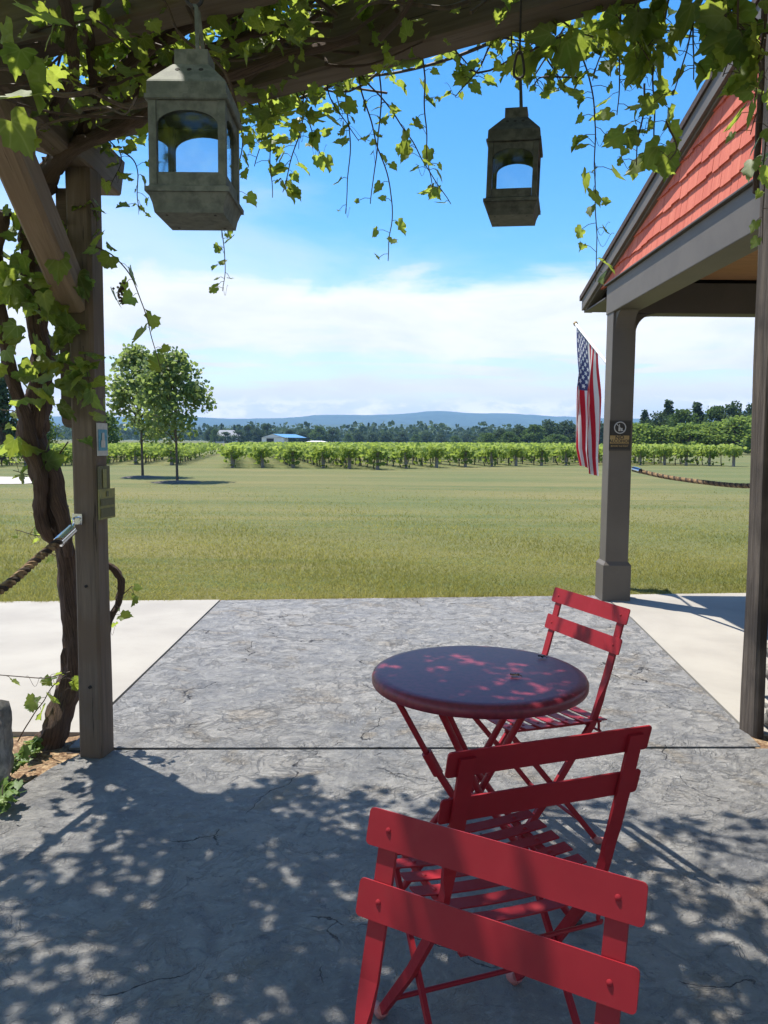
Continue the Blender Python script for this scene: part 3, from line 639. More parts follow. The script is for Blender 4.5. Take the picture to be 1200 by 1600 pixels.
# shingle wall: each shingle a thin slab, all in one mesh
V = []; F = []; rn = []
row_h = 0.118; z = zt + 0.012; r_i = 0
b = MB()
def gable_y(zv): return Ye - (zv - e0.z + 0.10) / slope
while z < zroof(YR) - 0.1:
    yfar = gable_y(z); ynear = 2 * YR - yfar; y = yfar + 0.02 + random.random() * 0.1
    while y > ynear:
        w = random.uniform(0.085, 0.17); za = z - random.uniform(0, 0.02) * (r_i > 0); y2 = y - w + 0.004
        zb_top = z + row_h + 0.03; lim0 = zroof(min(y, Ye), -0.09); lim1 = zroof(min(y2, Ye), -0.09)
        if lim0 > za + 0.01 or lim1 > za + 0.01:
            xo = PX + 0.022; th0 = 0.030; th1 = 0.012; t0, t1 = min(zb_top, max(za + 0.004, lim0)), min(zb_top, max(za + 0.004, lim1))
            b.add([(xo - th0, y, za), (xo - th0, y2, za), (xo - th1, y2, t1), (xo - th1, y, t0), (xo, y, za), (xo, y2, za), (xo, y2, t1), (xo, y, t0)],
                  [(0, 1, 2, 3), (4, 7, 6, 5), (0, 4, 5, 1), (1, 5, 6, 2), (2, 6, 7, 3), (3, 7, 4, 0)]); rn += [random.random()] * 8
        y -= w
    z += row_h; r_i += 1
me = b.mesh('gable_shingles', fix=False); a_ = me.attributes.new('rnd', 'FLOAT', 'POINT'); a_.data.foreach_set('value', np.array(rn, dtype=np.float32))
g = put('gable_siding', me, M['siding'], pv)
b = MB(); b.add([(PX + 0.03, Ye - 0.1, zt), (PX + 0.03, Yn + 0.1, zt), (PX + 0.03, YR, zroof(YR) - 0.08)], [(0, 1, 2)]); b.build('gable_sheathing', M['dark'], pv, fix=False)
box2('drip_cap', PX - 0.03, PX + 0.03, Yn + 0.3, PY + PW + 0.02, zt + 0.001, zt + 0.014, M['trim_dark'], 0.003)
# barge boards and roof slabs
for s in (1, -1):
    ya, yb = (Ye, YR) if s > 0 else (Yn, YR); za, zr = e0.z, zroof(YR)
    b = MB(); b.prism([(XR, ya, za - 0.115), (XR, yb, zr - 0.115), (XR, yb, zr - 0.012), (XR, ya, za - 0.012)], (0.022, 0, 0)); b.build('barge_board', M['trim'], pv)
    b = MB(); b.prism([(XR + 0.024, ya, za - 0.135), (XR + 0.024, yb, zr - 0.135), (XR + 0.024, yb, zr - 0.10), (XR + 0.024, ya, za - 0.10)], (0.075, 0, 0)); b.build('soffit', M['trim'], pv)
    b = MB(); b.prism([(XR - 0.014, ya + 0.04 * s, za - 0.02), (XR - 0.014, yb, zr - 0.008), (XR - 0.014, yb, zr + 0.035), (XR - 0.014, ya + 0.04 * s, za + 0.024)], (5.2, 0, 0)); b.build('roof', M['roof'], pv)
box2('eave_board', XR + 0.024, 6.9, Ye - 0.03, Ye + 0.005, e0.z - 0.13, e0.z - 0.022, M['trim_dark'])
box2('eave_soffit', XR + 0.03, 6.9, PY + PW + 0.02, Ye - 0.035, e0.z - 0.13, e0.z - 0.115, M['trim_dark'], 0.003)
box2('ceiling', PX + PW + 0.01, 6.8, 0.3, PY - 0.005, zt + 0.02, zt + 0.04, M['ceil'], 0.003)
# NO ALCOHOL sign
k = thing('sign', (PX + PW / 2, PY, at(967, 680, PY).z), 'black and gold NO ALCOHOL sign on the taupe pavilion post', 'sign')
s0, s1 = at(951, 704, PY - 0.006), at(986, 657, PY - 0.006); yp = PY - 0.008
def spl(x0, x1, z0, z1, off, th, nm, mat):
    b = MB(); b.box(((x0 + x1) / 2, yp - off, (z0 + z1) / 2), (x1 - x0, th, z1 - z0)); return b.build(nm, mat, k)
sw, sh = s1.x - s0.x, s1.z - s0.z
spl(s0.x, s1.x, s0.z, s1.z, 0, 0.006, 'backing', M['black_sign'])
spl(s0.x + 0.006, s1.x - 0.012, s0.z + sh * 0.25, s0.z + sh * 0.50, 0.005, 0.002, 'gold_band', M['gold_sign'])
cc = Vector((s0.x + sw * 0.49, yp - 0.006, s0.z + sh * 0.76)); b = MB(); rr = sh * 0.185
b.tube([cc + Vector((math.cos(a) * rr, 0, math.sin(a) * rr)) for a in np.linspace(0, 2 * math.pi, 33)], 0.0045, 6, cap=False)
b.tube([cc + Vector((-rr * .7, 0, rr * .7)), cc + Vector((rr * .7, 0, -rr * .7))], 0.003, 6)
b.build('prohibition_ring', M['sticker_pale'], k)
b = MB()   # bottle and glass
b.prism([cc + Vector((x * rr, 0.001, zz * rr)) for x, zz in ((-.30, -.62), (.06, -.62), (.06, .02), (-.05, .22), (-.05, .62), (-.19, .62), (-.19, .22), (-.30, .02))], (0, -0.002, 0))
b.prism([cc + Vector((x * rr, 0.001, zz * rr)) for x, zz in ((.16, -.62), (.40, -.62), (.46, -.05), (.10, -.05))], (0, -0.002, 0)); b.build('bottle_emblem', M['sticker_pale'], k)
spl(s0.x + 0.004, s1.x - 0.004, s1.z - 0.006, s1.z - 0.003, 0.005, 0.002, 'border_line', M['trim']); spl(s0.x + 0.004, s1.x - 0.004, s0.z + 0.004, s0.z + 0.007, 0.005, 0.002, 'border_line', M['trim'])
spl(s0.x + 0.006, s1.x - 0.012, s0.z + sh * 0.222, s0.z + sh * 0.238, 0.005, 0.002, 'border_line', M['gold_sign'])
def text_obj(txt, size, loc, mat, parent, rot=(math.pi / 2, 0, 0), sx=1.0):
    cu = bpy.data.curves.new('text', 'FONT'); cu.body = txt; cu.size = size; cu.align_x = 'CENTER'; cu.align_y = 'CENTER'; cu.extrude = 0.0006; cu.offset = size * 0.02
    t = bpy.data.objects.new('text', cu); COL.objects.link(t); bpy.context.view_layer.update()
    me = bpy.data.meshes.new_from_object(t.evaluated_get(bpy.context.evaluated_depsgraph_get())); bpy.data.objects.remove(t)
    for v in me.vertices: v.co.x *= sx
    mw = Matrix.Translation(loc) @ Matrix.Rotation(rot[0], 4, 'X'); return put('lettering', me, mat, parent, mw)
cx_ = (s0.x + 0.006 + s1.x - 0.012) / 2
text_obj('NO', sh * 0.155, Vector((cx_, yp - 0.0075, s0.z + sh * 0.435)), M['black_sign'], k, sx=1.2)
text_obj('ALCOHOL', sh * 0.135, Vector((cx_, yp - 0.0075, s0.z + sh * 0.315)), M['black_sign'], k, sx=1.12)
text_obj('BEYOND THIS POINT', sh * 0.07, Vector((cx_, yp - 0.0065, s0.z + sh * 0.15)), M['gold_sign'], k, sx=0.86)

# right-hand rope: from the pavilion post to the pergola's right post side
xr = PX + PW
barrier('barrier_rope', [at(990, 733, 6.72), at(1004, 737, 6.62), at(1040, 745, 6.3), at(1100, 753.5, 5.8), at(1168, 759, 5.2), at(1260, 752, 4.6), at(1330, 735, 4.2)], 0.017,
        'gold and black barrier rope strung from the taupe pavilion post', Vector((xr + 0.0015, PY + 0.06, at(988, 731, 6.85).z)), Vector((1, 0, 0)))

# ------------------------------------------------------------------ flag
fp0 = Vector((PX + 0.045, PY + PW + 0.02, 2.03)); fp1 = at(900, 507, 8.12)
k = thing('flag', fp0, 'limp American flag hanging from a slanted white pole behind the pavilion post', 'flag')
b = MB(); b.tube([fp0, fp1], 0.0125, 12); b.build('pole', M['white_paint'], k, smooth=True)
b = MB(); dd = (fp1 - fp0).normalized(); b.lathe([(0.0, -0.025), (0.012, -0.02), (0.022, -0.004), (0.024, 0.006), (0.014, 0.022), (0.0, 0.026)], fp1 + dd * 0.02, 14); b.build('finial', M['gold_sign'], k, smooth=True)
b = MB(); b.tube([fp0 - dd * 0.02, fp0 + dd * 0.06], 0.022, 12); b.build('bracket', M['white_paint'], k, smooth=True)
NS, NT = 60, 90; b = MB(); uvs = []
plen = (fp1 - fp0).length; h0 = fp1 - dd * 0.03
for j in range(NT + 1):
    t = j / NT
    for i in range(NS + 1):
        s_ = i / NS
        top = h0 - dd * (HOIST * s_)
        g = 1 - 0.62 * min(1, t * 1.15) ** 0.8          # the cloth gathers below the pole
        mid = h0 - dd * (HOIST * 0.40)
        y = mid.y + (top.y - mid.y) * g
        spread = 0.15 * (t ** 0.85)
        x = top.x * 1.0 + (s_ - 0.42) * spread * 0.95 + 0.03 * t
        ph = s_ * 2 * math.pi * 2.1
        x += 0.040 * min(1, t * 2.5) * (0.6 + 0.4 * math.sin(4 * t)) * math.sin(ph + 3.4 * t + 0.4); y += 0.075 * min(1, t * 2) * math.cos(ph * 1.0 + 3.4 * t)
        zt_ = top.z * (1 - min(1, t * 3)) + (top.z * 0.55 + mid.z * 0.45) * min(1, t * 3)
        z_ = zt_ - FLY * t * 0.90 + 0.012 * math.sin(9 * s_ + 5 * t) - 0.16 * (s_ - 0.5) * t * -0.4
        if t > 0.86: x += 0.05 * (t - 0.86) / 0.14 * (1 - s_) * 0.9
        b.v.append((x, y, z_)); uvs.append((t, s_))
for j in range(NT):
    for i in range(NS): b.f.append((j * (NS + 1) + i, j * (NS + 1) + i + 1, (j + 1) * (NS + 1) + i + 1, (j + 1) * (NS + 1) + i))
me = b.mesh('flag_cloth', True, False); ul = me.uv_layers.new(name='UVMap')
li = np.zeros(len(me.loops), dtype=np.int32); me.loops.foreach_get('vertex_index', li); ul.data.foreach_set('uv', np.array(uvs, dtype=np.float32)[li].ravel())
put('cloth', me, M['flag'], k)

# ------------------------------------------------------------------ bistro chairs and table
def rivet(b, c, n, r=0.006):
    n = Vector(n).normalized(); b.tube([Vector(c) - n * 0.002, Vector(c) + n * 0.001, Vector(c) + n * 0.0022], [r, r * 0.9, r * 0.4], 12)
def make_chair(label):
    k = thing('bistro_chair', (0, 0, 0), label, 'chair', 'red folding chairs around the bistro table')
    up = [(-0.231, 0.797), (-0.205, 0.70), (-0.170, 0.58), (-0.158, 0.545), (-0.147, 0.505), (-0.12, 0.43), (0.02, 0.235), (0.205, 0.012)]
    ws = [(0.031, 0.007), (0.031, 0.007), (0.031, 0.007), (0.026, 0.011), (0.013, 0.023), (0.012, 0.024), (0.012, 0.024), (0.012, 0.022)]
    for s in (-1, 1):
        x = 0.178 * s; b = MB(); pts = [(x, y, zz) for y, zz in up]
        b.sweep(pts, ws, (1, 0, 0)); fr = b.build('frame_bar', M['red'], k)
        b = MB(); b.tube([(x, 0.190, 0.028), (x, 0.204, 0.012), (x, 0.222, 0.009), (x, 0.240, 0.010)], [0.014, 0.015, 0.014, 0.008], 10); b.build('foot_cap', M['rubber'], fr, smooth=True)
    d = Vector((0, 0.033, -0.115)).normalized(); nrm = Vector((0, 0.96, 0.275)).normalized()
    for zc_, yc in ((0.784, -0.2235), (0.686, -0.1955)):
        c = Vector((0, yc, zc_)); b = MB(); hw, hh, rc = 0.215, 0.027, 0.007; poly = []
        for cx_, cy_, a0 in ((hw - rc, hh - rc, 0), (-hw + rc, hh - rc, 90), (-hw + rc, -hh + rc, 180), (hw - rc, -hh + rc, 270)):
            for q in range(4):
                a = R(a0 + 30 * q); poly.append(c + Vector((1, 0, 0)) * (cx_ + rc * math.cos(a)) - d * (cy_ + rc * math.sin(a)))
        b.prism(poly, nrm * 0.0035); sl_ = b.build('back_slat', M['red'], k)
        for s in (-1, 1):
            b = MB(); rivet(b, c + Vector((0.178 * s, 0, 0)) + nrm * 0.0035, nrm, 0.0048); b.build('rivet', M['red'], sl_, smooth=True)
    for s in (-1, 1):
        x = 0.152 * s; b = MB(); b.sweep([(x, -0.175, 0.428), (x, 0.0, 0.431), (x, 0.195, 0.437)], [(0.006, 0.018)] * 3, (1, 0, 0)); b.build('seat_rail', M['red'], k)
        x = 0.164 * s; b = MB(); b.sweep([(x, 0.185, 0.43), (x, 0.02, 0.235), (x, -0.165, 0.012)], [(0.010, 0.017)] * 3, (1, 0, 0)); lg = b.build('rear_leg', M['red'], k)
        b = MB(); b.tube([(x, -0.150, 0.028), (x, -0.165, 0.012), (x, -0.183, 0.009), (x, -0.2, 0.010)], [0.011, 0.012, 0.011, 0.006], 10); b.build('foot_cap', M['rubber'], lg, smooth=True)
    for i in range(7):
        y = -0.145 + i * 0.0545; b = MB(); n = 10; vs = []; fs = []
        for j in range(n + 1):
            x = -0.2 + 0.4 * j / n; zz = 0.443 + 0.001 * i - 0.013 * (1 - (x / 0.2) ** 2)
            for yy, dz in ((-0.0175, 0.0), (0.0175, 0.0), (0.0175, 0.0035), (-0.0175, 0.0035)): vs.append((x, y + yy, zz + dz))
        for j in range(n):
            for q in range(4): fs.append((j * 4 + q, j * 4 + (q + 1) % 4, j * 4 + 4 + (q + 1) % 4, j * 4 + 4 + q))
        fs += [(3, 2, 1, 0), tuple(n * 4 + q for q in range(4))]; b.add(vs, fs); sl_ = b.build('seat_slat', M['red'], k)
        for s in (-1, 1):
            b = MB(); rivet(b, (0.152 * s, y, 0.4415 + 0.001 * i), (0, 0, 1), 0.0055); b.build('rivet', M['red'], sl_, smooth=True)
    b = MB(); b.tube([(-0.178, 0.14, 0.09), (0.178, 0.14, 0.09)], 0.006, 10); b.build('crossbar', M['red'], k, smooth=True)
    b = MB(); b.tube([(-0.164, -0.10, 0.09), (0.164, -0.10, 0.09)], 0.006, 10); b.build('crossbar', M['red'], k, smooth=True)
    b = MB(); b.tube(smooth_path([(-0.152, -0.165, 0.43), (-0.15, -0.168, 0.395), (-0.135, -0.17, 0.388), (0.135, -0.17, 0.388), (0.15, -0.168, 0.395), (0.152, -0.165, 0.43)], 4), 0.0045, 8); b.build('pivot_rod', M['red'], k, smooth=True)
    return k
def set_chair(o, cx, cy, rz):
    """cx, cy: the middle of the top slat"""
    r = R(rz); off = Vector((-math.sin(r) * -0.23, math.cos(r) * -0.23)); o.location = (cx - off.x, cy - off.y, Z0); o.rotation_euler = (0, 0, r)
c_mid = make_chair('dark red chair with its back to us, between the table and the front chair')
c_near = copy_tree(c_mid); c_near['label'] = 'red chair nearest to us, its back slats filling the bottom of the view'
c_far = copy_tree(c_mid); c_far['label'] = 'red chair on the far right side of the round table'
set_chair(c_mid, 0.318, 1.425, 20.0); set_chair(c_near, 0.160, 1.060, 149.5); c_near.scale = (0.945, 1, 0.99); set_chair(c_far, 0.728, 2.775, 112.0)

TZ = 0.715 + Z0; tcx, tcy = 0.268, 2.18; TR = 0.298
t = thing('bistro_table', (tcx, tcy, Z0), 'round dark red metal bistro table dappled with sunlight', 'table')
b = MB(); pr = [(0.0, TZ), (TR - 0.03, TZ + 0.0005), (TR - 0.012, TZ - 0.001), (TR - 0.004, TZ - 0.006), (TR, TZ - 0.014), (TR, TZ - 0.028), (TR - 0.003, TZ - 0.033), (TR - 0.008, TZ - 0.030), (TR - 0.009, TZ - 0.016), (0.0, TZ - 0.014)]
b.lathe([(max(r, 0.001), zz) for r, zz in pr], (tcx, tcy, 0), 96); b.build('table_top', M['red_top'], t, smooth=True)
def tp(x, y, z): return Vector((tcx + x, tcy + y, z + Z0))
for i, (yo) in enumerate((-0.085, 0.085)):
    for s in (-1, 1):
        w = yo * (0.8 if s > 0 else 1.15)
        b = MB(); b.tube([tp(0.135 * s, w - 0.05, 0.69), tp(0, w, 0.40), tp(-0.275 * s, w + (0.03 if s > 0 else 0.05), 0.014)], 0.0095, 12); lg = b.build('leg', M['red'], t, smooth=True)
        e = tp(-0.275 * s, w + (0.03 if s > 0 else 0.05), 0.012); b = MB(); b.tube([e + Vector((0.008 * s, 0, 0.014)), e, e - Vector((0.02 * s, 0, 0.002))], [0.012, 0.013, 0.008], 10); b.build('foot_cap', M['iron'], lg, smooth=True)
b = MB(); b.tube([tp(-0.235, -0.13, 0.685), tp(-0.135, -0.12, 0.50)], 0.008, 10); b.tube([tp(-0.135, -0.12, 0.50), tp(-0.04, -0.10, 0.345)], 0.010, 10); b.tube([tp(-0.150, -0.122, 0.53), tp(-0.118, -0.118, 0.47)], 0.0145, 12)
b.build('brace', M['red'], t, smooth=True)
for s in (-1, 1):
    b = MB(); b.tube([tp(0.135 * s, -0.2, 0.69), tp(0.135 * s, 0.2, 0.69)], 0.009, 10); b.build('crossbar', M['red'], t, smooth=True)
b = MB(); b.tube([tp(-0.24, -0.08, 0.06), tp(-0.24, 0.12, 0.06)], 0.006, 10); b.build('crossbar', M['red'], t, smooth=True)
def dead_leaf(u, v, size, label, seed):
    p = onz(u, v, TZ + 0.001); r_ = random.Random(seed); b = MB(); n = 7
    for j in range(n):
        for i in range(n):
            x, y = (i / (n - 1) - .5), (j / (n - 1) - .5); k_ = 1 - 0.5 * abs(y)
            b.v.append((p.x + x * size * 1.5 * k_, p.y + y * size, p.z + 0.004 + size * (0.35 * noise.noise(Vector((x * 4, y * 4, seed))) + 0.5 * x * x + 0.15)))
    for j in range(n - 1):
        for i in range(n - 1): b.f.append((j * n + i, j * n + i + 1, (j + 1) * n + i + 1, (j + 1) * n + i))
    zm = min(q[2] for q in b.v); b.v = [(x, y, zz - zm + p.z + 0.001) for x, y, zz in b.v]
    b.tube([p + Vector((size * .5, 0, 0.006)), p + Vector((size * 1.1, -0.004, 0.002))], 0.0012, 5)
    tag(b.build('dry_leaf', M['dry_leaf'], fix=False), label, 'dead leaf')
dead_leaf(804, 1057, 0.018, 'curled dark dead leaf near the middle right of the round table top', 3)
dead_leaf(846, 1028, 0.015, 'small dead leaf lying at the far rim of the round table top', 9)

# ------------------------------------------------------------------ lanterns
def make_lantern(loc, rz, tilt, label, zhang, tin):
    k = thing('hanging_lantern', loc, label, 'lantern', 'metal lanterns hanging from the pergola')
    k.rotation_euler = (0, tilt, rz); mw = Matrix.Translation(Vector(loc)) @ k.rotation_euler.to_matrix().to_4x4(); WM[k] = mw
    def fr(b, prof):
        vs = []; fs = []
        for h, zz in prof:
            for sx_, sy_ in ((-1, -1), (1, -1), (1, 1), (-1, 1)): vs.append((sx_ * h, sy_ * h, zz))
        for i in range(len(prof) - 1):
            for j in range(4): fs.append((i * 4 + j, i * 4 + (j + 1) % 4, i * 4 + 4 + (j + 1) % 4, i * 4 + 4 + j))
        fs += [(3, 2, 1, 0), tuple((len(prof) - 1) * 4 + j for j in range(4))]; b.add(vs, fs)
    b = MB(); fr(b, [(0.063, 0.0), (0.066, 0.016), (0.071, 0.030), (0.073, 0.034), (0.077, 0.0345), (0.077, 0.043), (0.072, 0.0435), (0.070, 0.048)]); base = b.build('base', tin, k, mw)
    b = MB()
    for x in (-0.045, 0.045):
        for y in (-0.045, 0.045): b.tube([(x, y, -0.0012), (x, y, 0.001)], 0.0026, 8)
    b.build('screw', M['iron'], base, mw)
    z0, z1, h = 0.0485, 0.198, 0.070
    for sx_ in (-1, 1):
        for sy_ in (-1, 1):
            b = MB(); b.box((sx_ * (h - 0.007), sy_ * (h - 0.007), (z0 + z1) / 2), (0.014, 0.014, z1 - z0)); b.build('corner_post', tin, k, mw)
    for q in range(4):
        ro = Matrix.Rotation(q * math.pi / 2, 3, 'Z'); b = MB()
        w = h - 0.0145; pts = [(-w, z1), (w, z1), (w, z1 - 0.052)] + [(w * math.cos(math.pi * i / 14), z1 - 0.052 + 0.022 * math.sin(math.pi * i / 14)) for i in range(1, 14)] + [(-w, z1 - 0.052)]
        n = len(pts); y0 = -h + 0.002
        # arched head panel as a strip (avoids a concave n-gon)
        for i in range(14):
            a0, a1 = math.pi * i / 14, math.pi * (i + 1) / 14; xa, xb = w * math.cos(a0), w * math.cos(a1); za, zb_ = z1 - 0.045 + 0.027 * math.sin(a0), z1 - 0.045 + 0.027 * math.sin(a1)
            b.prism([ro @ Vector(p) for p in ((xb, y0, zb_), (xa, y0, za), (xa, y0, z1), (xb, y0, z1))], ro @ Vector((0, 0.003, 0)))
        b.build('arched_panel', tin, k, mw)
        b = MB(); b.box(ro @ Vector((0, y0 + 0.0015, z0 + 0.011)), (2 * w, 0.003, 0.022), ro); b.build('sill', tin, k, mw)
        b = MB(); b.add([ro @ Vector(p) for p in ((-w, y0 + 0.006, z0 + 0.002), (w, y0 + 0.006, z0 + 0.002), (w, y0 + 0.006, z1), (-w, y0 + 0.006, z1))], [(0, 1, 2, 3)]); b.build('glass_pane', M['glass'], k, mw, fix=False)
    b = MB(); fr(b, [(0.073, z1 - 0.002), (0.0755, z1), (0.0755, z1 + 0.007), (0.072, z1 + 0.008), (0.0715, z1 + 0.030), (0.069, z1 + 0.034), (0.034, z1 + 0.075), (0.031, z1 + 0.077), (0.031, z1 + 0.104)]); roof = b.build('roof', tin, k, mw)
    b = MB()
    for q in range(4):
        ro = Matrix.Rotation(q * math.pi / 2, 3, 'Z')
        for x in (-0.018, 0.0, 0.018):
            c = ro @ Vector((x * 1.2, -0.0455, z1 + 0.0615)); nn = ro @ Vector((0, -0.76, 0.65)); b.tube([c - nn * 0.001, c + nn * 0.0006], 0.0045, 10)
    b.build('vent_hole', M['dark'], roof, mw)
    zt = z1 + 0.104
    b = MB()
    for y in (-0.018, 0.018):
        b.sweep([(0.012, y * 1.65, zt - 0.018), (0.012, y * 1.65, zt + 0.002), (0.006, y * 0.5, zt + 0.085), (0.0, 0.0, zt + 0.094)], [(0.007, 0.0025)] * 4, (1, 0, 0))
    b.build('bail', tin, k, mw)
    b = MB(); c = [(0.0, 0.0, zt + 0.088), (0.014, 0, zt + 0.1), (0.012, 0, zt + 0.13), (0.004, 0, zt + 0.16), (-0.006, 0, zt + 0.16), (-0.013, 0, zt + 0.13), (-0.013, 0, zt + 0.1), (0.0, 0.0, zt + 0.088)]
    b.tube(smooth_path(c, 5), 0.0036, 8); b.build('carabiner', M['iron'], k, mw, smooth=True)
    top = Vector((0, 0, zhang)) ; inv = mw.inverted(); pw = mw @ Vector((0, 0, zt + 0.158)); p1 = inv @ Vector((pw.x, pw.y, zhang))
    b = MB(); b.tube([(0, 0, zt + 0.155), p1], 0.003, 8); b.build('hanger', M['iron'], k, mw, smooth=True)
    return k
p = at(292, 292, 1.50); make_lantern((p.x, 1.575, p.z - 0.042), 0.0, 0.0, 'large zinc lantern hanging at upper left in front of the vine branches', 2.62, M['tin'])
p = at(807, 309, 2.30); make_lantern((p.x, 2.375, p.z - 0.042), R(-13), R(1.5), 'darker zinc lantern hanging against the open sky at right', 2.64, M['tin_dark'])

# ------------------------------------------------------------------ grape vines
gv = thing('grapevine', (-1.47, 3.43, Z0), 'old grape vine with twisted brown trunk climbing the left post and covering the pergola', 'grape vine')
def cane(name, pts, rad, parent, n=10, lump=0.35, seed=0, mat='bark', sub=8):
    P = smooth_path(pts, sub); rr = np.interp(np.linspace(0, 1, len(P)), np.linspace(0, 1, len(rad)), rad)
    P = [p + Vector((noise.noise(p * 7 + Vector((seed, 0, 0))), noise.noise(p * 7 + Vector((0, seed, 4))), 0)) * float(rr[i]) * 0.5 for i, p in enumerate(P)]
    b = MB(); b.tube(P, rr, n, True, lump, seed); me = b.mesh(name, True)
    ln = np.concatenate([[0], np.cumsum([(P[i + 1] - P[i]).length for i in range(len(P) - 1)])]); th = np.arange(n) * 2 * np.pi / n
    co = np.stack([np.repeat(ln * 3 + seed, n), np.tile(np.cos(th), len(P)), np.tile(np.sin(th), len(P))], 1)
    tw = np.repeat(ln * 2.2, n); co[:, 1], co[:, 2] = np.cos(np.tile(th, len(P)) + tw), np.sin(np.tile(th, len(P)) + tw)
    a_ = me.attributes.new('tubeco', 'FLOAT_VECTOR', 'POINT'); a_.data.foreach_set('vector', co.astype(np.float32).ravel())
    return put(name, me, M[mat], parent), P
def px(*tr): return [at(u, v, y) for u, v, y in tr]
cane('trunk', px((70, 1185, 3.46), (84, 1150, 3.46), (104, 1080, 3.50), (112, 1000, 3.52), (104, 900, 3.54), (98, 830, 3.55), (72, 760, 3.52), (52, 690, 3.5), (66, 600, 3.5), (60, 500, 3.48), (52, 420, 3.46), (48, 340, 3.42), (66, 285, 3.36), (82, 255, 3.3)), [0.075, 0.06, 0.052, 0.042, 0.04, 0.045, 0.05, 0.06, 0.045, 0.042, 0.042, 0.045, 0.045, 0.04], gv, 14, 0.5, 1)
cane('trunk', px((86, 850, 3.50), (70, 830, 3.46), (60, 790, 3.44), (64, 740, 3.44), (44, 670, 3.44), (30, 630, 3.44), (10, 545, 3.42), (2, 480, 3.4), (-4, 400, 3.36), (6, 330, 3.3)), [0.02, 0.028, 0.03, 0.03, 0.034, 0.03, 0.028, 0.028, 0.028, 0.03], gv, 10, 0.4, 5)
cane('trunk', px((60, 690, 3.47), (80, 740, 3.47), (96, 800, 3.48), (106, 870, 3.49)), [0.03, 0.034, 0.034, 0.02], gv, 10, 0.4, 8)
cane('branch', px((166, 880, 3.46), (182, 892, 3.47), (191, 910, 3.48), (186, 940, 3.48), (174, 965, 3.47), (168, 990, 3.46)), [0.012, 0.017, 0.017, 0.015, 0.012, 0.009], gv, 8, 0.4, 11)
for i, (tr, rd) in enumerate([
    ([(76, 275, 3.30), (110, 235, 3.15), (150, 215, 3.0), (200, 195, 2.85), (245, 172, 2.75), (330, 130, 2.6), (440, 90, 2.5), (560, 60, 2.4)], (0.05, 0.04, 0.034, 0.03, 0.028, 0.026, 0.022, 0.016)),
    ([(84, 262, 3.28), (130, 205, 3.1), (150, 150, 2.95), (190, 105, 2.8), (260, 60, 2.65), (330, 28, 2.55), (420, -10, 2.4)], (0.045, 0.036, 0.03, 0.03, 0.028, 0.026, 0.02)),
    ([(86, 232, 3.2), (78, 195, 3.0), (95, 160, 2.8), (112, 120, 2.62), (114, 70, 2.48), (108, 25, 2.35), (92, -20, 2.2)], (0.026, 0.026, 0.024, 0.024, 0.024, 0.022, 0.02)),
    ([(140, 210, 3.05), (146, 150, 2.9), (142, 80, 2.7), (150, 20, 2.5), (160, -30, 2.3)], (0.026, 0.024, 0.018, 0.014, 0.01)),
    ([(170, 205, 2.95), (205, 150, 2.85), (250, 105, 2.8), (330, 75, 2.7), (430, 45, 2.6), (520, 40, 2.5)], (0.024, 0.022, 0.02, 0.02, 0.018, 0.012)),
    ([(340, 140, 2.95), (390, 120, 2.9), (430, 85, 2.8), (445, 60, 2.7), (500, 20, 2.6)], (0.012, 0.014, 0.014, 0.012, 0.01)),
    ([(520, 80, 2.7), (565, 82, 2.75), (585, 62, 2.7), (600, 40, 2.6)], (0.006, 0.008, 0.008, 0.006)),
    ([(60, 290, 3.3), (20, 240, 3.1), (-10, 170, 2.9), (-40, 100, 2.7)], (0.035, 0.03, 0.028, 0.024)),
]): cane('branch', px(*tr), [q * 0.74 for q in rd], gv, 10, 0.4, 20 + i)
# thin canes woven through the canopy
for i in range(46):
    x, y = random.uniform(-1.9, 1.4), random.uniform(1.7, 3.6); a = random.uniform(0, 6.28); pts = []
    for q in range(5):
        zc_ = 2.86 + max(0, x + 0.1) * 0.22 + random.uniform(-0.08, 0.14); pts.append(Vector((x, y, zc_))); a += random.uniform(-.6, .6); x += 0.32 * math.cos(a); y += 0.32 * math.sin(a)
    pts = [p_ for p_ in pts if p_.y < 3.75]
    if len(pts) >= 3: cane('cane', pts, (random.uniform(0.004, 0.010), 0.003), gv, 6, 0.2, i, 'stem', 5)

# sky edge of the dense canopy, as seen along each bearing: (bearing pixel, lowest row)
VB = np.array([(-300, 420), (0, 330), (60, 300), (110, 250), (150, 235), (230, 225), (300, 170), (355, 185), (390, 215), (440, 205), (480, 190), (520, 135), (560, 120), (610, 100), (680, 62), (740, 52), (800, 35), (850, 60), (900, 70), (940, 55), (980, 75), (1040, 60), (1075, 20), (1120, 110), (1150, 180), (1250, 280), (1500, 400)])
def fbm(P, s, seed):
    return np.array([noise.fractal(Vector((p[0] * s, p[1] * s, p[2] * s + seed)), 0.8, 2.0, 3) for p in P])
def canopy(n, x0, x1, y0, y1, size, seed, zoff=0.0, thick=0.15, dens=0.0):
    P = np.c_[rng.uniform(x0, x1, n), rng.uniform(y0, y1, n), np.zeros(n)]
    P[:, 2] = 2.88 + np.maximum(0, P[:, 0] + 0.1) * 0.24 + rng.normal(0, thick, n) + zoff
    k = fbm(P, 2.2, seed) + 0.4 * fbm(P, 6.0, seed + 9)
    keep = k > dens + rng.normal(0, 0.12, n)
    edge = 3.86 + 0.12 * np.sin(P[:, 0] * 4 + seed) - 0.9 * np.maximum(0, P[:, 0] - 0.6) - 0.9 * np.clip(-1.2 - P[:, 0], 0, 0.62)
    keep &= P[:, 1] < edge; keep &= (P[:, 0] < 0.5) | (rng.random(n) < 0.5)
    u, v, zz = proj(P); vm = np.interp(u, VB[:, 0], VB[:, 1]) + rng.normal(0, 14, n)
    keep &= ~((zz > 0.3) & (v > vm)); return P[keep]
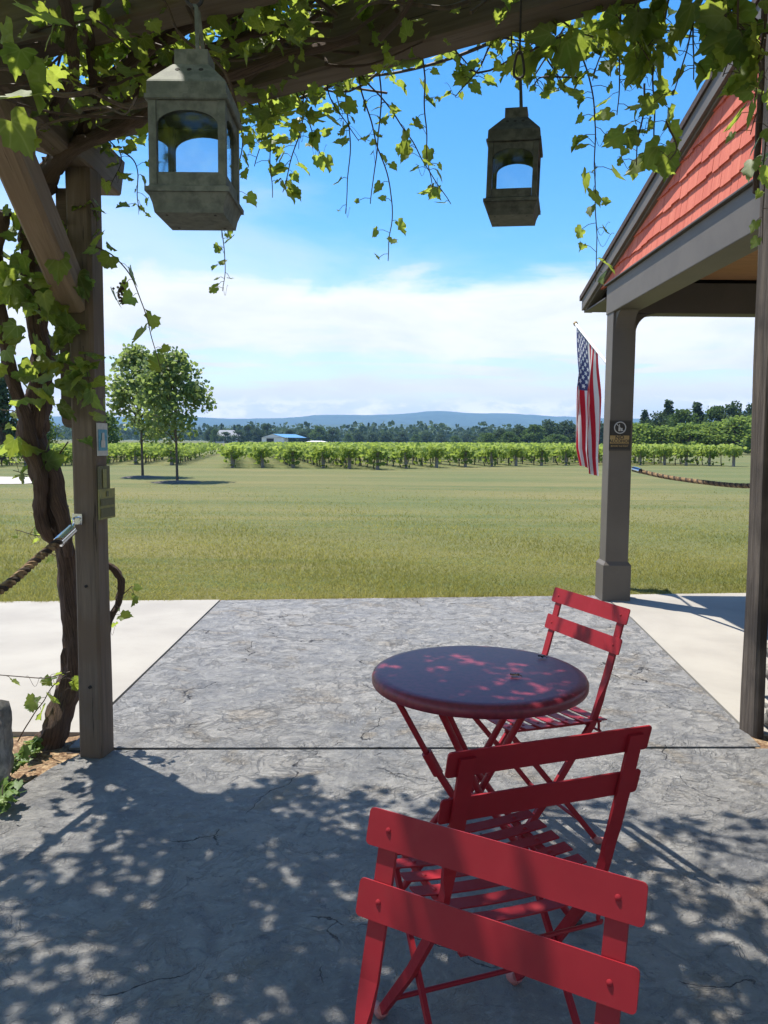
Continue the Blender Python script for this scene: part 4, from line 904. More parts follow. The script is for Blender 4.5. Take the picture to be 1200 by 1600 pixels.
def fol(name, P, size, parent, upw=0.9, tipdown=0.7, rn=None, label=None):
    n = len(P); nrm = rng.normal(size=(n, 3)) * 0.55 + np.array([0, 0, upw]); tip = rng.normal(size=(n, 3)) + np.array([0, 0, -tipdown])
    sz = size * rng.uniform(0.45, 1.4, n); rn = rng.beta(2, 2, n) if rn is None else rn
    o = leaf_mesh(name, P, nrm, tip, sz, rn, M['leaf'], parent)
    if label: o['label'] = label
    return o
P = canopy(15000, -3.0, 2.4, 1.5, 4.05, 0.1, 1.0, 0, 0.10, -0.25); fol('canopy_leaves', P, 0.062, gv); print('canopy', len(P))
P = canopy(4200, -3.2, 2.6, -1.6, 1.5, 0.1, 4.0, 0.05, 0.12, -0.2); fol('canopy_leaves', P, 0.13, gv)
# small bright leaves hanging below and in front of the beams
n = 1500; uu = np.concatenate([rng.uniform(40, 430, n), rng.uniform(380, 830, n)]); vv = np.concatenate([rng.uniform(0, 235, n), rng.uniform(-20, 200, n)]); n = len(uu)
yy = np.concatenate([rng.uniform(2.35, 3.5, n // 2), rng.uniform(2.15, 3.1, n // 2)]); Pp = np.array([at(a, b_, c) for a, b_, c in zip(uu, vv, yy)])
k_ = fbm(Pp, 4.5, 77.0); kp = (Pp[:, 2] > 2.40) & (Pp[:, 2] < 2.92) & (k_ > 0.10) & ((uu < 620) | (rng.random(n) < 0.12)) & (vv < np.interp(uu, VB[:, 0], VB[:, 1]) + 10); fol('hanging_leaves', Pp[kp], 0.048, gv, 0.7, 1.2); print('hang', kp.sum())
for i in range(44):
    u0, v0, y0 = (random.uniform(40, 400), random.uniform(10, 200), random.uniform(2.3, 3.2)) if i < 28 else (random.uniform(400, 800), random.uniform(-10, 90), random.uniform(2.2, 2.8)); pts = [at(u0, v0, y0)]
    d_ = Vector((random.uniform(-1, 1), random.uniform(-.6, .3), random.uniform(-.25, .4))).normalized()
    for q in range(4): pts.append(pts[-1] + d_ * 0.13 + Vector((random.gauss(0, .03), random.gauss(0, .03), random.gauss(0, .03))))
    if any(proj(np.array([tuple(q)]))[1][0] > np.interp(proj(np.array([tuple(q)]))[0][0], VB[:, 0], VB[:, 1]) for q in pts): continue
    cane('cane', pts, (random.uniform(0.004, 0.009), 0.0025), gv, 6, 0.2, 300 + i, random.choice(['stem', 'bark']), 5)
# leaves round the post head and the trunks
def cloud(c, r, n): return np.array(c) + rng.normal(size=(n, 3)) * np.array(r)
Pp = np.vstack([cloud(at(60, 480, 3.25), (0.13, 0.07, 0.13), 48), cloud(at(110, 560, 3.22), (0.06, 0.02, 0.16), 22), cloud(at(20, 430, 3.3), (0.12, 0.1, 0.16), 30), cloud(at(50, 330, 3.4), (0.14, 0.1, 0.16), 26), cloud(at(30, 620, 3.3), (0.1, 0.06, 0.12), 9), cloud(at(40, 700, 3.4), (0.06, 0.05, 0.08), 5)])
fol('post_leaves', Pp, 0.095, gv, 0.1, 1.6)
# big leaves near the lens at the top left
Pp = np.array([at(60, 20, 1.75), at(30, 75, 1.8), at(45, 95, 1.85), at(10, 150, 1.9), at(95, 110, 2.2), at(75, 120, 2.1), at(5, 40, 1.8), at(20, 190, 2.3)])
fol('post_leaves', Pp, 0.10, gv, 0.3, 1.6)

def shoot(parent, pts, nleaf, size, r=0.003, bare=0.0, spread=0.05, seed=0):
    rs = np.random.default_rng(seed + 100); P = smooth_path(pts, 8); P = [p + Vector((noise.noise(p * 9), noise.noise(p * 9 + Vector((5, 5, 5))), 0)) * 0.012 for p in P]
    k = len(P); rr = np.linspace(r, r * 0.5, k); b = MB(); b.tube(P, rr, 6)
    lp, ln, lt = [], [], []
    for i in range(nleaf):
        t = (bare + (1 - bare) * (i + rs.uniform(0.1, 0.9)) / nleaf) * (k - 1); q = P[int(t)].lerp(P[min(int(t) + 1, k - 1)], t % 1)
        d = Vector((rs.normal(), rs.normal() * 0.7, rs.normal() * 0.35 - 0.1)).normalized(); e = q + d * spread * rs.uniform(0.5, 1.5)
        b.tube([q, (q + e) / 2 + Vector((0, 0, 0.006)), e], 0.0011, 4); lp.append(e); ln.append(rs.normal(size=3) * 0.8 + np.array([d.x * 0.5, -0.15, 0.45])); lt.append(np.array([d.x, d.y, -1.0]) + rs.normal(size=3) * 0.35)
    for i in range(max(1, nleaf // 6)):      # tendrils
        q = P[int(rs.uniform(0.3, 0.99) * (k - 1))]; a = rs.uniform(0, 6.28); L_ = rs.uniform(0.04, 0.10)
        b.tube([q + Vector((math.cos(a) * L_ * t, math.sin(a) * L_ * t * .6, -0.03 * math.sin(t * 5) - 0.02 * t)) for t in np.linspace(0, 1, 9)], 0.0008, 4)
    o = b.build('shoot', M['stem'], parent, smooth=True)
    if nleaf:
        n = nleaf; leaf_mesh('leaves', np.array(lp), np.array(ln), np.array(lt), size * 0.9 * rs.uniform(0.45, 1.25, n), np.clip(rs.beta(2, 2, n) + 0.1, 0, 1), M['leaf'], o)
    return o
SH = [  # pixel track with depth, leaves, leaf size, bare start
    ([(425, 60, 3.15), (425, 150, 3.2), (422, 240, 3.25), (424, 308, 3.28)], 6, 0.05, 0),
    ([(535, 60, 3.0), (540, 150, 3.1), (545, 240, 3.15), (538, 334, 3.2)], 7, 0.05, 0),
    ([(556, 100, 3.0), (580, 190, 3.1), (603, 270, 3.15), (612, 350, 3.2), (606, 408, 3.2)], 10, 0.06, 0.2),
    ([(560, 110, 3.0), (610, 170, 3.1), (655, 240, 3.15), (704, 318, 3.2)], 17, 0.065, 0.2),
    ([(662, 70, 2.9), (664, 150, 3.0), (667, 220, 3.05), (676, 295, 3.1)], 11, 0.065, 0.1),
    ([(592, 60, 2.9), (593, 160, 3.0), (588, 250, 3.05), (580, 318, 3.1)], 5, 0.05, 0),
    ([(480, 120, 3.1), (470, 200, 3.2), (452, 260, 3.25), (440, 300, 3.3)], 22, 0.075, 0.0),
    ([(450, 110, 3.1), (480, 180, 3.2), (502, 242, 3.25)], 14, 0.07, 0.0),
    ([(400, 150, 3.2), (410, 200, 3.25), (400, 260, 3.3)], 14, 0.07, 0.0),
    ([(372, 165, 3.2), (378, 230, 3.25), (368, 300, 3.3)], 10, 0.06, 0.0),
    ([(500, 90, 3.0), (520, 160, 3.1), (560, 220, 3.15)], 16, 0.07, 0.0),
    ([(352, 190, 3.3), (345, 300, 3.35), (350, 390, 3.4), (346, 455, 3.4)], 14, 0.055, 0.35),
    ([(700, 62, 2.8), (725, 95, 2.85), (745, 118, 2.9)], 9, 0.055, 0.0),
    ([(775, 60, 2.7), (745, 110, 2.8), (712, 150, 2.85)], 13, 0.055, 0.0),
    ([(800, 40, 2.6), (800, 80, 2.62), (806, 118, 2.65)], 22, 0.05, 0.0),
    ([(870, 25, 2.5), (905, 52, 2.6), (948, 62, 2.7)], 8, 0.07, 0.0),
    ([(890, 45, 2.5), (918, 110, 2.6), (931, 200, 2.7), (930, 300, 2.75), (931, 440, 2.8)], 26, 0.07, 0.08),
    ([(958, -10, 2.4), (945, 60, 2.5), (925, 125, 2.6)], 14, 0.065, 0.0),
    ([(970, 20, 2.6), (968, 90, 2.65), (965, 180, 2.7)], 14, 0.06, 0.0),
    ([(1024, 20, 2.5), (1020, 110, 2.55), (1024, 225, 2.6), (1008, 262, 2.62)], 13, 0.075, 0.05),
    ([(1010, 130, 2.5), (1000, 200, 2.55), (993, 258, 2.6)], 12, 0.07, 0.0),
    ([(835, 55, 2.6), (865, 105, 2.65), (885, 140, 2.7)], 9, 0.06, 0.0),
    ([(900, 120, 2.6), (850, 120, 2.62), (832, 135, 2.65)], 8, 0.05, 0.0),
    ([(1085, -20, 2.3), (1084, 50, 2.35), (1083, 125, 2.4)], 5, 0.07, 0.0),
    ([(1000, -15, 2.3), (985, 40, 2.4), (1015, 95, 2.45)], 15, 0.085, 0.0),
    ([(1045, -15, 2.3), (1035, 40, 2.4), (1010, 75, 2.45)], 12, 0.085, 0.0),
    ([(930, -15, 2.4), (970, 30, 2.45), (990, 50, 2.5)], 10, 0.08, 0.0),
    ([(830, 80, 2.5), (870, 60, 2.5), (880, 55, 2.5)], 7, 0.11, 0.0),
    ([(148, 385, 3.25), (185, 405, 3.25), (215, 455, 3.25), (240, 530, 3.25), (252, 575, 3.25)], 9, 0.10, 0.0),
    ([(180, 230, 3.4), (212, 255, 3.4), (214, 310, 3.4), (218, 330, 3.4)], 9, 0.045, 0.2),
    ([(170, 215, 3.4), (190, 245, 3.4), (175, 290, 3.4)], 10, 0.06, 0.0),
    ([(140, 310, 3.3), (150, 330, 3.3), (150, 365, 3.3)], 7, 0.08, 0.0),
    ([(130, 540, 3.22), (138, 590, 3.22), (146, 630, 3.25)], 5, 0.10, 0.2),
    ([(110, 1050, 3.4), (66, 1060, 3.35), (0, 1054, 3.3), (-60, 1050, 3.2)], 6, 0.05, 0.0),
    ([(28, 1158, 3.45), (56, 1110, 3.4), (82, 1075, 3.35), (104, 1055, 3.35)], 8, 0.075, 0.3),
    ([(108, 880, 3.6), (90, 870, 3.6), (68, 860, 3.6)], 8, 0.06, 0.0),
    ([(105, 790, 3.6), (70, 835, 3.6), (20, 828, 3.6)], 9, 0.055, 0.0),
    ([(105, 690, 3.5), (60, 740, 3.5), (20, 735, 3.5)], 7, 0.06, 0.0),
    ([(172, 960, 3.45), (190, 930, 3.45), (205, 915, 3.45)], 6, 0.05, 0.0),
    ([(170, 985, 3.45), (180, 960, 3.45)], 5, 0.07, 0.0),
    ([(60, 720, 3.5), (30, 650, 3.5), (0, 640, 3.5)], 9, 0.08, 0.0),
]
for i, (tr, n, sz, bare) in enumerate(SH): shoot(gv, px(*tr), n, sz, 0.0032, bare, 0.04, i)
# bunch of tiny unripe grapes
b = MB()
c0 = at(188, 440, 3.25)
for i in range(30):
    q = Vector((random.gauss(0, 0.014), random.gauss(0, 0.012), -random.random() * 0.085)); q.x *= 1 + q.z * 7; b.lathe([(0.0005, -0.0055), (0.005, -0.002), (0.005, 0.002), (0.0005, 0.0055)], c0 + q, 7)
b.build('grape_bunch', M['weed_solid'] if 'weed_solid' in M else M['stem'], gv, smooth=True)

gr = thing('grapevine', (1.86, 3.70, Z0), 'grape vine with big drooping leaves on the silvery right-hand post', 'grape vine')
cane('trunk', [Vector((1.88, 3.72, Z0 - 0.02)), Vector((1.90, 3.74, 0.8)), Vector((1.87, 3.75, 1.6)), Vector((1.89, 3.74, 2.4)), Vector((1.80, 3.7, 3.1)), Vector((1.7, 3.4, 3.4))], (0.03, 0.026, 0.024, 0.022, 0.02, 0.016), gr, 9, 0.4, 44)
cane('branch', px((1180, 300, 3.5), (1186, 180, 3.2), (1192, 60, 2.8), (1196, -40, 2.4)), (0.014, 0.012, 0.01, 0.008), gr, 8, 0.3, 45)
cane('branch', px((1215, 60, 2.3), (1160, 20, 2.3), (1080, -25, 2.3)), (0.008, 0.006, 0.004), gr, 8, 0.3, 46)
for i, (tr, n, sz) in enumerate([
    ([(1120, -20, 2.2), (1115, 50, 2.25), (1110, 110, 2.3)], 6, 0.11), ([(1160, -20, 2.1), (1150, 60, 2.2), (1130, 120, 2.3)], 7, 0.11), ([(1200, -20, 2.1), (1190, 80, 2.2), (1180, 150, 2.3)], 8, 0.10),
    ([(1190, 60, 2.4), (1188, 150, 2.5), (1175, 210, 2.6)], 8, 0.10), ([(1198, 200, 2.9), (1196, 280, 2.95), (1190, 380, 3.0)], 9, 0.10), ([(1092, 10, 2.3), (1075, 60, 2.3), (1050, 150, 2.35)], 6, 0.09),
    ([(1040, 190, 2.5), (1055, 230, 2.5), (1046, 250, 2.5)], 3, 0.09), ([(1100, -20, 2.2), (1140, 30, 2.2), (1190, 70, 2.2)], 7, 0.10)]): shoot(gr, px(*tr), n, sz, 0.003, 0.05, 0.05, 200 + i)
Pp = cloud((1.9, 3.2, 3.35), (0.25, 0.35, 0.12), 120); uu, vv, _ = proj(Pp); fol('post_leaves', Pp[vv < np.interp(uu, VB[:, 0], VB[:, 1])], 0.11, gr)
tag_g = 'grape vines growing on the pergola'; gv['group'] = tag_g; gr['group'] = tag_g

# ------------------------------------------------------------------ stones, boulder, weeds
def rock(b, c, sz, seed, sub=3, rough=0.25, boxy=0.5):
    bm = bmesh.new(); bmesh.ops.create_icosphere(bm, subdivisions=sub, radius=1.0)
    for v in bm.verts:
        d = v.co.normalized(); mx_ = max(abs(d.x), abs(d.y), abs(d.z)); q = d.lerp(d / mx_ * 0.85, boxy); q = q * (1 + rough * noise.fractal(d * 1.6 + Vector((seed, 0, 0)), 1, 2, 4)); v.co = Vector(c) + Vector((q.x * sz[0], q.y * sz[1], q.z * sz[2]))
    bm.verts.index_update(); b.add([v.co for v in bm.verts], [[v.index for v in f.verts] for f in bm.faces]); bm.free()
st = thing('stone_pillar', (2.16, 3.72, Z0), 'dark pillar of rough stacked stones behind the silvery post at the right edge', 'stone pillar')
b = MB(); rs = random.Random(5); z = Z0; i = 0
while z < 2.0:
    h = rs.uniform(0.11, 0.17); x0 = 1.792 + rs.uniform(-0.02, 0.03)
    rock(b, (x0 + 0.19, 3.62 + rs.uniform(-.03, .03), z + h / 2), (0.19, 0.21, h * 0.56), i * 3.1, 3, 0.22, 0.75); rock(b, (x0 + 0.5, 3.72, z + h / 2 + 0.02), (0.17, 0.2, h * 0.56), i * 3.1 + 1, 3, 0.22, 0.75); z += h * 1.02; i += 1
b.build('stones', M['stone'], st, smooth=True)
b = MB(); b.box((2.2, 3.72, 1.0), (0.5, 0.2, 1.95), ch=0.02); b.build('mortar_core', M['dark'], st)
b = MB(); rock(b, (0, 0, 0), (0.19, 0.19, 0.24), 2.2, 4, 0.2, 0.3); p = onz(-62, 1246)
o = b.build('boulder', M['stone'], None, Matrix.Translation((p.x, p.y, 0.165)), smooth=True); tag(o, 'rough grey boulder at the left edge of the mulch bed', 'boulder')
def weed(c, n, h, label):
    k = thing('weed', c, label, 'plant', 'small weeds in the mulch bed'); P = []; b = MB()
    for i in range(n):
        a = random.uniform(0, 6.28); e = Vector(c) + Vector((math.cos(a) * h * .6, math.sin(a) * h * .6, h * random.uniform(.5, 1))); b.tube([Vector(c), (Vector(c) + e) / 2 + Vector((0, 0, h * .2)), e], 0.0015, 5)
        for q in range(4): P.append(Vector(c).lerp(e, 0.4 + 0.2 * q) + Vector((random.gauss(0, .01), random.gauss(0, .01), .01)))
    b.build('stem', M['stem'], k); leaf_mesh('leaves', np.array([tuple(q) for q in P]), rng.normal(size=(len(P), 3)) * .5 + np.array([0, -.2, 1]), rng.normal(size=(len(P), 3)), rng.uniform(.03, .06, len(P)), rng.random(len(P)), M['weed'], k)
pz = lambda u, v: onz(u, v, 0.015)
weed(pz(6, 1215), 9, 0.12, 'leafy green weed against the grey boulder'); weed(pz(4, 1270), 7, 0.09, 'low bright weed below the boulder at the lower left edge'); weed(pz(58, 1180), 7, 0.05, 'tiny weed in the mulch beside the vine trunk')

# ------------------------------------------------------------------ lawn trees
def tree(name, base, H_, rad, z0, nclump, ncard, csize, mat, label, cat='tree', group=None, seed=0, lean=0.0, shape='oval', rn_bias=0.0):
    rs = np.random.default_rng(seed); base = Vector(base); k = thing(name, base, label, cat, group)
    b = MB(); top = base + Vector((lean, 0, H_ * 0.9)); tr = max(0.03, H_ * 0.011)
    b.tube(smooth_path([base - Vector((0, 0, 0.05)), base + Vector((0, 0, 0.06)), base + Vector((lean * .2, 0.02, H_ * .35)), base + Vector((lean * .6, 0, H_ * .65)), top], 5), [tr * 1.9] + [tr * 1.25] * 2 + list(np.linspace(tr * 1.15, tr * 0.15, 18)), 9, True, 0.15, seed)
    C = []; 
    for i in range(nclump):
        t = rs.random() ** 0.85; zz = z0 + (H_ - z0) * t
        if shape == 'oval': rr = rad * (math.sin(math.pi * min(1, (t * 0.80 + 0.20))) ** 0.7) * (0.9 if t > .15 else .75)
        elif shape == 'cone': rr = rad * (1 - t) ** 1.0 + 0.01 * rad
        else: rr = rad * (1 - t ** 2.2) ** 0.5
        a = rs.uniform(0, 6.28); q = rr * rs.uniform(0.35, 1.0) ** 0.6; C.append((base.x + lean * t + math.cos(a) * q, base.y + math.sin(a) * q, base.z + zz))
    C = np.array(C)
    for c in C[::3]:
        c = Vector(c); h0 = max(z0 * .9, (c.z - base.z) * 0.72); s_ = base + Vector((lean * h0 / H_, 0, h0)); b.tube([s_, s_.lerp(c, .5) + Vector((0, 0, .03 * H_)), c], [tr * .45, tr * .3, tr * .1], 5)
    b.build('trunk', M['tree_bark'], k, smooth=True)
    cs = rad * ((0.19 if H_ > 2 else 0.21) if shape != 'cone' else 0.11); n = nclump * ncard
    P = np.repeat(C, ncard, 0) + np.clip(rs.normal(size=(n, 3)), -1.7, 1.7) * cs * np.array([1, 1, 0.62]); P = P[P[:, 2] > base.z + z0 * 0.82]; n = len(P)
    card_mesh('crown', P, csize * rs.uniform(.6, 1.3, n), rs.beta(2, 2.4, n) + rn_bias, mat, k, 0.35); return k
p = onz(277, 752); tree('maple_tree', (p.x, p.y, 0), at(250, 556, p.y).z, 1.25, 1.34, 70, 62, 0.125, M['maple'], 'nearer young maple on the lawn, the right one of the pair', seed=3, group='young maples on the lawn', lean=-0.12)
p = onz(223, 745); tree('maple_tree', (p.x, p.y, 0), at(195, 549, p.y).z, 1.2, 1.36, 66, 62, 0.13, M['maple'], 'farther young maple on the lawn, the left one of the pair', seed=8, group='young maples on the lawn', lean=-0.15, rn_bias=0.1)
for (u, v) in ((277, 754), (223, 746)):
    p = onz(u, v); b = MB(); n = 26; vs = [(p.x, p.y, 0.07)]; 
    for rr, zz in ((0.3, 0.06), (0.62, 0.03), (0.85, -0.01)):
        for j in range(n):
            a = 6.2832 * j / n; q = rr * (1 + .12 * noise.noise(Vector((math.cos(a) * 2, math.sin(a) * 2, u)))); vs.append((p.x + math.cos(a) * q, p.y + math.sin(a) * q, zz + .012 * noise.noise(Vector((a * 9, rr * 9, 1)))))
    fs = [(0, 1 + j, 1 + (j + 1) % n) for j in range(n)] + [(1 + r_ * n + j, 1 + r_ * n + n + j, 1 + r_ * n + n + (j + 1) % n, 1 + r_ * n + (j + 1) % n) for r_ in range(2) for j in range(n)]
    b.add(vs, fs); o = b.build('mulch_ring', M['tree_mulch'] if 'tree_mulch' in M else M['tree_bark'], None, smooth=True); tag(o, None, None, None, 'structure')

# ------------------------------------------------------------------ vineyard
def vine_row(label, Ln=62):
    k = thing('vine_row', (0, 0, 0), label, 'vine row', 'trellised grape rows of the vineyard')
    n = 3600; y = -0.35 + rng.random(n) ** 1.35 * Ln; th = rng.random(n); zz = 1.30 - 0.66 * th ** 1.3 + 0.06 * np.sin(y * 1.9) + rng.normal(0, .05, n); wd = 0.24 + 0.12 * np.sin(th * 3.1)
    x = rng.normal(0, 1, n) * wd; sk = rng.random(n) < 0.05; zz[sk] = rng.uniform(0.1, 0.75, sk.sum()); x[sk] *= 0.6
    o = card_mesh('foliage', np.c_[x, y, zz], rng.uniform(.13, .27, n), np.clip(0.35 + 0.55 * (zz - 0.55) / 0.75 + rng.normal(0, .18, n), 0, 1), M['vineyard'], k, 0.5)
    post_obj('post', (0, 0.0, 0), 0.14, 0.14, -0.05, 1.05, 0.3, M['vpost'], k, 3)['label'] = 'thick weathered end post'
    for i in range(5): post_obj('post', (rng.normal(0, .03), 6 + i * 6.5, 0), 0.09, 0.09, -0.05, 1.15, 0.2, M['vpost'], k, i)
    for i in range(9):
        yy = 1.3 + i * 2.1; b = MB(); b.tube([(0.02, yy, -0.03), (rng.normal(0, .04), yy + .05, .3), (rng.normal(0, .05), yy - .05, .62), (0, yy, .9)], [.035, .028, .026, .02], 6); b.build('vine_trunk', M['tree_bark'], k, smooth=True)
    return k
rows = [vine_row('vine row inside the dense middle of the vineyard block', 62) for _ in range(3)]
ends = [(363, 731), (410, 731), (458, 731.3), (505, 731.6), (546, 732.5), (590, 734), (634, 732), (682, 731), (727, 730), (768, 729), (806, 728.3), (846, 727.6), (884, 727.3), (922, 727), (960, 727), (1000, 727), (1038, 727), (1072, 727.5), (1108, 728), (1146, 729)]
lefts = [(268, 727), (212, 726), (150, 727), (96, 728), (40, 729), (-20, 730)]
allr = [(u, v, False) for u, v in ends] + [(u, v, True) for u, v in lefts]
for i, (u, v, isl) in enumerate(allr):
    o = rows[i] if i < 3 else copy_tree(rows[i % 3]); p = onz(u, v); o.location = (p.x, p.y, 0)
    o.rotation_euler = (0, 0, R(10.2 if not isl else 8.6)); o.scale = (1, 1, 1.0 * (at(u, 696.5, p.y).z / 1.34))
    if isl: o.scale = (1, 0.62, o.scale[2])
    lab = {0: 'first vine row right of the maples, standing apart with grass on both sides', 1: 'vine row ending in a grey post, second right of the maples', 19: 'last vine row at the right, its posts beside the rough post', 20: 'vine row running into the distance just behind the nearer maple', 21: 'vine row whose end post shows behind the farther maple trunk'}.get(i)
    if lab is None: lab = 'vine row inside the dense middle of the vineyard block' if not isl else 'vine row half hidden behind the vine-covered post at left'
    o['label'] = lab

# ------------------------------------------------------------------ background trees (templates of unit height, then copies)
def tmpl(name, mat, shape, seed, z0=0.1, rad=0.42, ncl=64, nc=38, cs=0.054, bias=0.0): return tree(name, (0, 0, 0), 1.0, rad, z0, ncl, nc, cs, mat, '', seed=seed, shape=shape, rn_bias=bias)
T = {'light': tmpl('bushy_tree', M['crown_light'], 'dome', 31, 0.04), 'mid': tmpl('leafy_tree', M['crown_mid'], 'dome', 32, 0.08), 'dark': tmpl('leafy_tree', M['crown_dark'], 'oval', 33, 0.10), 'pine': tmpl('pine_tree', M['crown_dark'], 'cone', 34, 0.06, 0.26, 130, 18, 0.036), 'far': tmpl('leafy_tree', M['crown_dark'], 'dome', 35, 0.05)}
used = set()
def place(kind, u, vtop, dist, wpx, label, group):
    src = T[kind]; o = src if kind not in used else copy_tree(src); used.add(kind)
    pt = at(u, vtop, dist); w = wpx / FPX * dist / (2 * (0.42 if kind != 'pine' else 0.26) * 1.1); o.location = (pt.x, dist, 0); o.scale = (w, w, pt.z); o.rotation_euler = (0, 0, random.uniform(0, 6.28)); o['label'] = label; o['group'] = group
for a in [('pine', 1045, 627, 150, 40, 'tall dark pine, highest tree right of the taupe post'), ('pine', 1008, 642, 150, 30, 'narrow dark conifer just right of the taupe post'), ('dark', 1030, 648, 146, 42, 'dark rounded tree left of the tall pine'), ('pine', 1090, 630, 150, 40, 'tall slim dark tree midway between the tall pine and the rough post'),
          ('mid', 1068, 645, 142, 46, 'mid green tree between the two tall dark trees'), ('mid', 1118, 640, 148, 40, 'brownish green tree behind the pale bushes'), ('dark', 1145, 634, 146, 46, 'broad dark green tree next to the rough post'), ('dark', 1178, 636, 150, 40, 'dark tree half hidden by the rough post'), ('mid', 1210, 640, 150, 50, 'green tree seen behind the rough post'),
          ('light', 1000, 664, 112, 52, 'pale green bushy tree directly beside the taupe post'), ('light', 1040, 668, 112, 50, 'pale green bush below the tall pine'), ('light', 1078, 664, 110, 56, 'pale green bush in the middle of the right thicket'), ('light', 1114, 662, 110, 50, 'pale green bush right of the middle of the right thicket'), ('light', 1150, 654, 108, 62, 'large pale green bush beside the rough post'), ('mid', 1020, 672, 118, 44, 'green bush between the pale bushes near the taupe post'), ('mid', 1098, 672, 118, 40, 'darker bush low in the right thicket'), ('mid', 1190, 650, 118, 50, 'green bush behind the rough post'), ('mid', 978, 668, 125, 46, 'green bush hidden behind the taupe post')]: place(a[0], a[1], a[2], a[3], a[4] * 1.35, a[5], 'trees in the thicket right of the taupe post')
for a in [('dark', 858, 659, 260, 40, 'tallest dark tree just left of the flag'), ('dark', 885, 660, 265, 38, 'dark tree behind the left edge of the flag'), ('mid', 836, 666, 255, 34, 'green tree second left of the flag'), ('dark', 812, 666, 260, 30, 'dark rounded tree third left of the flag'), ('dark', 782, 671, 260, 28, 'dark tree with a gap on its left side'), ('mid', 796, 676, 240, 24, 'low green tree in front of the dark pair'), ('mid', 760, 678, 250, 26, 'low green tree at the left end of the right wood'), ('dark', 915, 660, 265, 40, 'dark tree behind the flag'), ('dark', 938, 662, 262, 36, 'dark tree between the flag and the taupe post'), ('mid', 870, 680, 230, 34, 'pale low bush under the tall trees by the flag')]: place(a[0], a[1], a[2], a[3], a[4] * 1.3, a[5], 'trees in the wood left of the flag')
FW_ = [(336, 672, 400, 18, 'mid'), (352, 676, 380, 22, 'far'), (372, 674, 390, 26, 'far'), (388, 666, 430, 24, 'far'), (402, 670, 420, 20, 'dark'), (418, 664, 440, 26, 'far'), (346, 662, 520, 12, 'pine'), (366, 664, 520, 10, 'pine'), (330, 668, 420, 24, 'dark'), (452, 672, 450, 26, 'far'), (472, 674, 450, 28, 'dark'), (498, 668, 440, 30, 'mid'), (486, 672, 450, 22, 'far'), (520, 672, 440, 28, 'far'), (544, 679, 400, 16, 'mid'), (560, 676, 440, 26, 'dark'), (582, 678, 420, 24, 'far'), (604, 676, 430, 26, 'dark'), (628, 677, 430, 26, 'far'), (650, 680, 400, 18, 'mid'), (666, 676, 430, 24, 'dark'), (690, 680, 420, 22, 'far'), (712, 682, 400, 20, 'mid'), (730, 679, 430, 24, 'dark'), (742, 682, 400, 20, 'far')]
for u, v, d, w, kd in FW_: place(kd, u, v, d, w, 'small tree in the distant line beyond the vine tops', 'distant tree line beyond the vineyard')
for a in [('pine', 2, 588, 46, 74, 'large blue green conifer at the left edge behind the twisted trunk'), ('mid', 60, 640, 60, 60, 'green tree seen between the twisted trunk and the post'), ('mid', 160, 648, 62, 60, 'pale leafy tree just right of the vine-covered post'), ('pine', -50, 600, 50, 70, 'second conifer beside the large one at the left edge')]: place(*a, 'trees at the left edge')
def forest():
    n = 2400; d = rng.uniform(560, 1500, n); u = rng.uniform(-500, 1700, n); h = rng.uniform(9, 16, n); x = (u - CX) / FPX * d
    C = np.repeat(np.c_[x, d, h * 0.55], 40, 0); Hh = np.repeat(h, 40); P = C + np.clip(rng.normal(size=C.shape), -1.5, 1.5) * np.c_[Hh * .28, Hh * .28, Hh * .26]; P[:, 2] = np.maximum(P[:, 2], .5)
    o = card_mesh('forest', P, Hh * 0.20 * rng.uniform(.6, 1.3, len(Hh)), np.clip(np.repeat(rng.random(n), 40) * .7 + rng.normal(0, .2, len(Hh)), 0, 1), M['crown_dark'], None, 0.5); tag(o, 'distant hazy wood in front of the blue hills', 'forest', None, 'stuff')
forest()

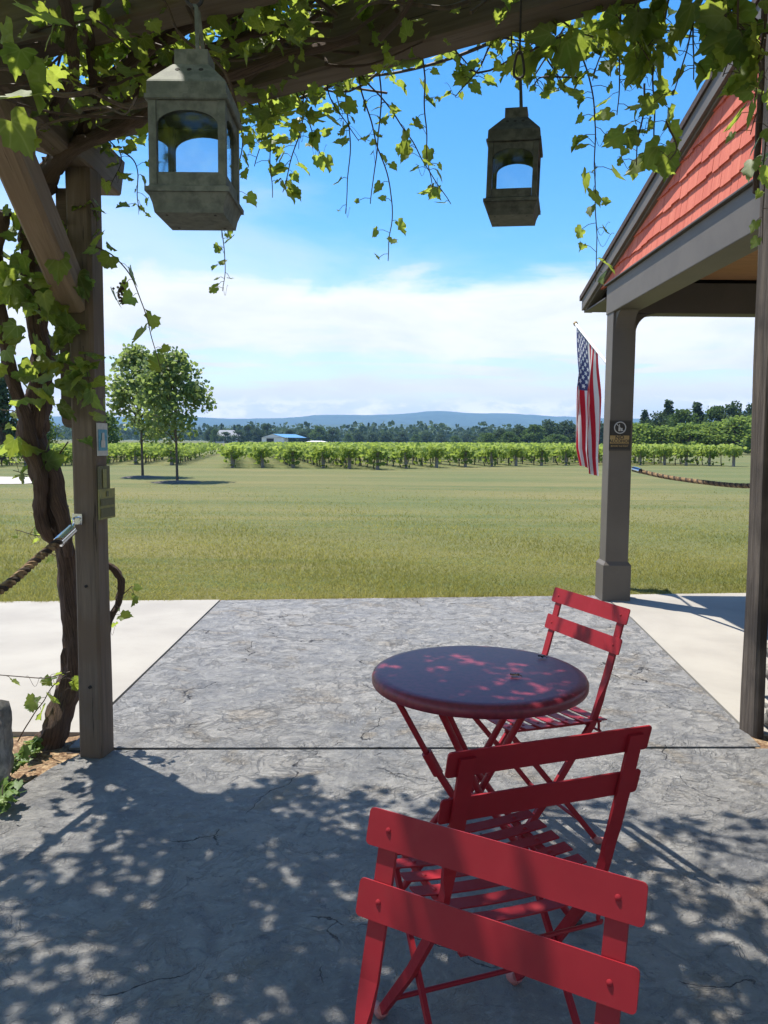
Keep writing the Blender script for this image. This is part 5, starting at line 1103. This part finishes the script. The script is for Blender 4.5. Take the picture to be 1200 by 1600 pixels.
# ------------------------------------------------------------------ far buildings
def house(name, u, vb, dist, wpx, hpx, rpx, label, wall, roofm, depth=7, door=None, hip=False):
    c = at(u, vb, dist); w = wpx / FPX * dist; h = hpx / FPX * dist; r_ = rpx / FPX * dist; k = thing(name, (c.x, dist, 0), label, 'building')
    b = MB(); b.box((c.x, dist + depth / 2, (c.z + h) / 2), (w, depth, c.z + h)); b.build('wall', wall, k)
    zb_ = c.z + h; b = MB(); o_ = 0.4
    if hip:
        b.add([(c.x - w / 2 - o_, dist - o_, zb_), (c.x + w / 2 + o_, dist - o_, zb_), (c.x + w / 2 + o_, dist + depth + o_, zb_), (c.x - w / 2 - o_, dist + depth + o_, zb_), (c.x - w * .28, dist + depth / 2, zb_ + r_), (c.x + w * .28, dist + depth / 2, zb_ + r_)], [(0, 1, 5, 4), (1, 2, 5), (2, 3, 4, 5), (3, 0, 4), (3, 2, 1, 0)])
    else:
        b.add([(c.x - w / 2 - o_, dist - o_, zb_), (c.x + w / 2 + o_, dist - o_, zb_), (c.x, dist - o_, zb_ + r_), (c.x - w / 2 - o_ + 7, dist + depth + o_, zb_), (c.x + w / 2 + o_ + 7, dist + depth + o_, zb_), (c.x + 7, dist + depth + o_, zb_ + r_)], [(0, 2, 5, 3), (1, 4, 5, 2), (0, 3, 4, 1)])
        b2 = MB(); b2.add([(c.x - w / 2, dist - .05, zb_), (c.x + w / 2, dist - .05, zb_), (c.x, dist - .05, zb_ + r_ * .95)], [(0, 1, 2)]); b2.build('gable', wall, k, fix=False)
    b.build('roof', roofm, k)
    if door:
        b = MB(); x0, x1 = door; b.box((c.x + w * (x0 + x1) / 2, dist - .06, c.z + h * .40), (w * (x1 - x0), .12, h * .8)); b.build('door', M['dark'], k)
    return k
house('house', 352, 690, 425, 40, 9, 9, 'grey hip-roofed house half hidden by trees behind the first vine rows', M['white_paint'], M['grey_shingle'], 9, None, True)
house('barn', 426, 691, 300, 34, 7.5, 5.5, 'white barn with blue roof and dark doorway beyond the vines', M['white_paint'], M['blue_metal'], 14, (-0.28, 0.05))
house('shed', 494, 694, 320, 30, 3.6, 1.6, 'long low white roofed shed beyond the vine tops', M['dark'], M['white_paint'], 6, None, True)

# ------------------------------------------------------------------ air
b = MB(); b.box((0, 3400, 150 - 2.5), (19000, 7400, 300)); mt, bb = new_mat('thin_air'); nt.nodes.remove(bb)
out = [n for n in nt.nodes if n.type == 'OUTPUT_MATERIAL'][0]; pvn = N('ShaderNodeVolumePrincipled'); pvn.inputs['Color'].default_value = (0.33, 0.61, 1.0, 1); pvn.inputs['Density'].default_value = 0.00015; pvn.inputs['Anisotropy'].default_value = 0.0
L(pvn.outputs[0], out.inputs['Volume']); tag(b.build('haze', mt), 'thin blue haze over the distant hills', 'haze', None, 'stuff')
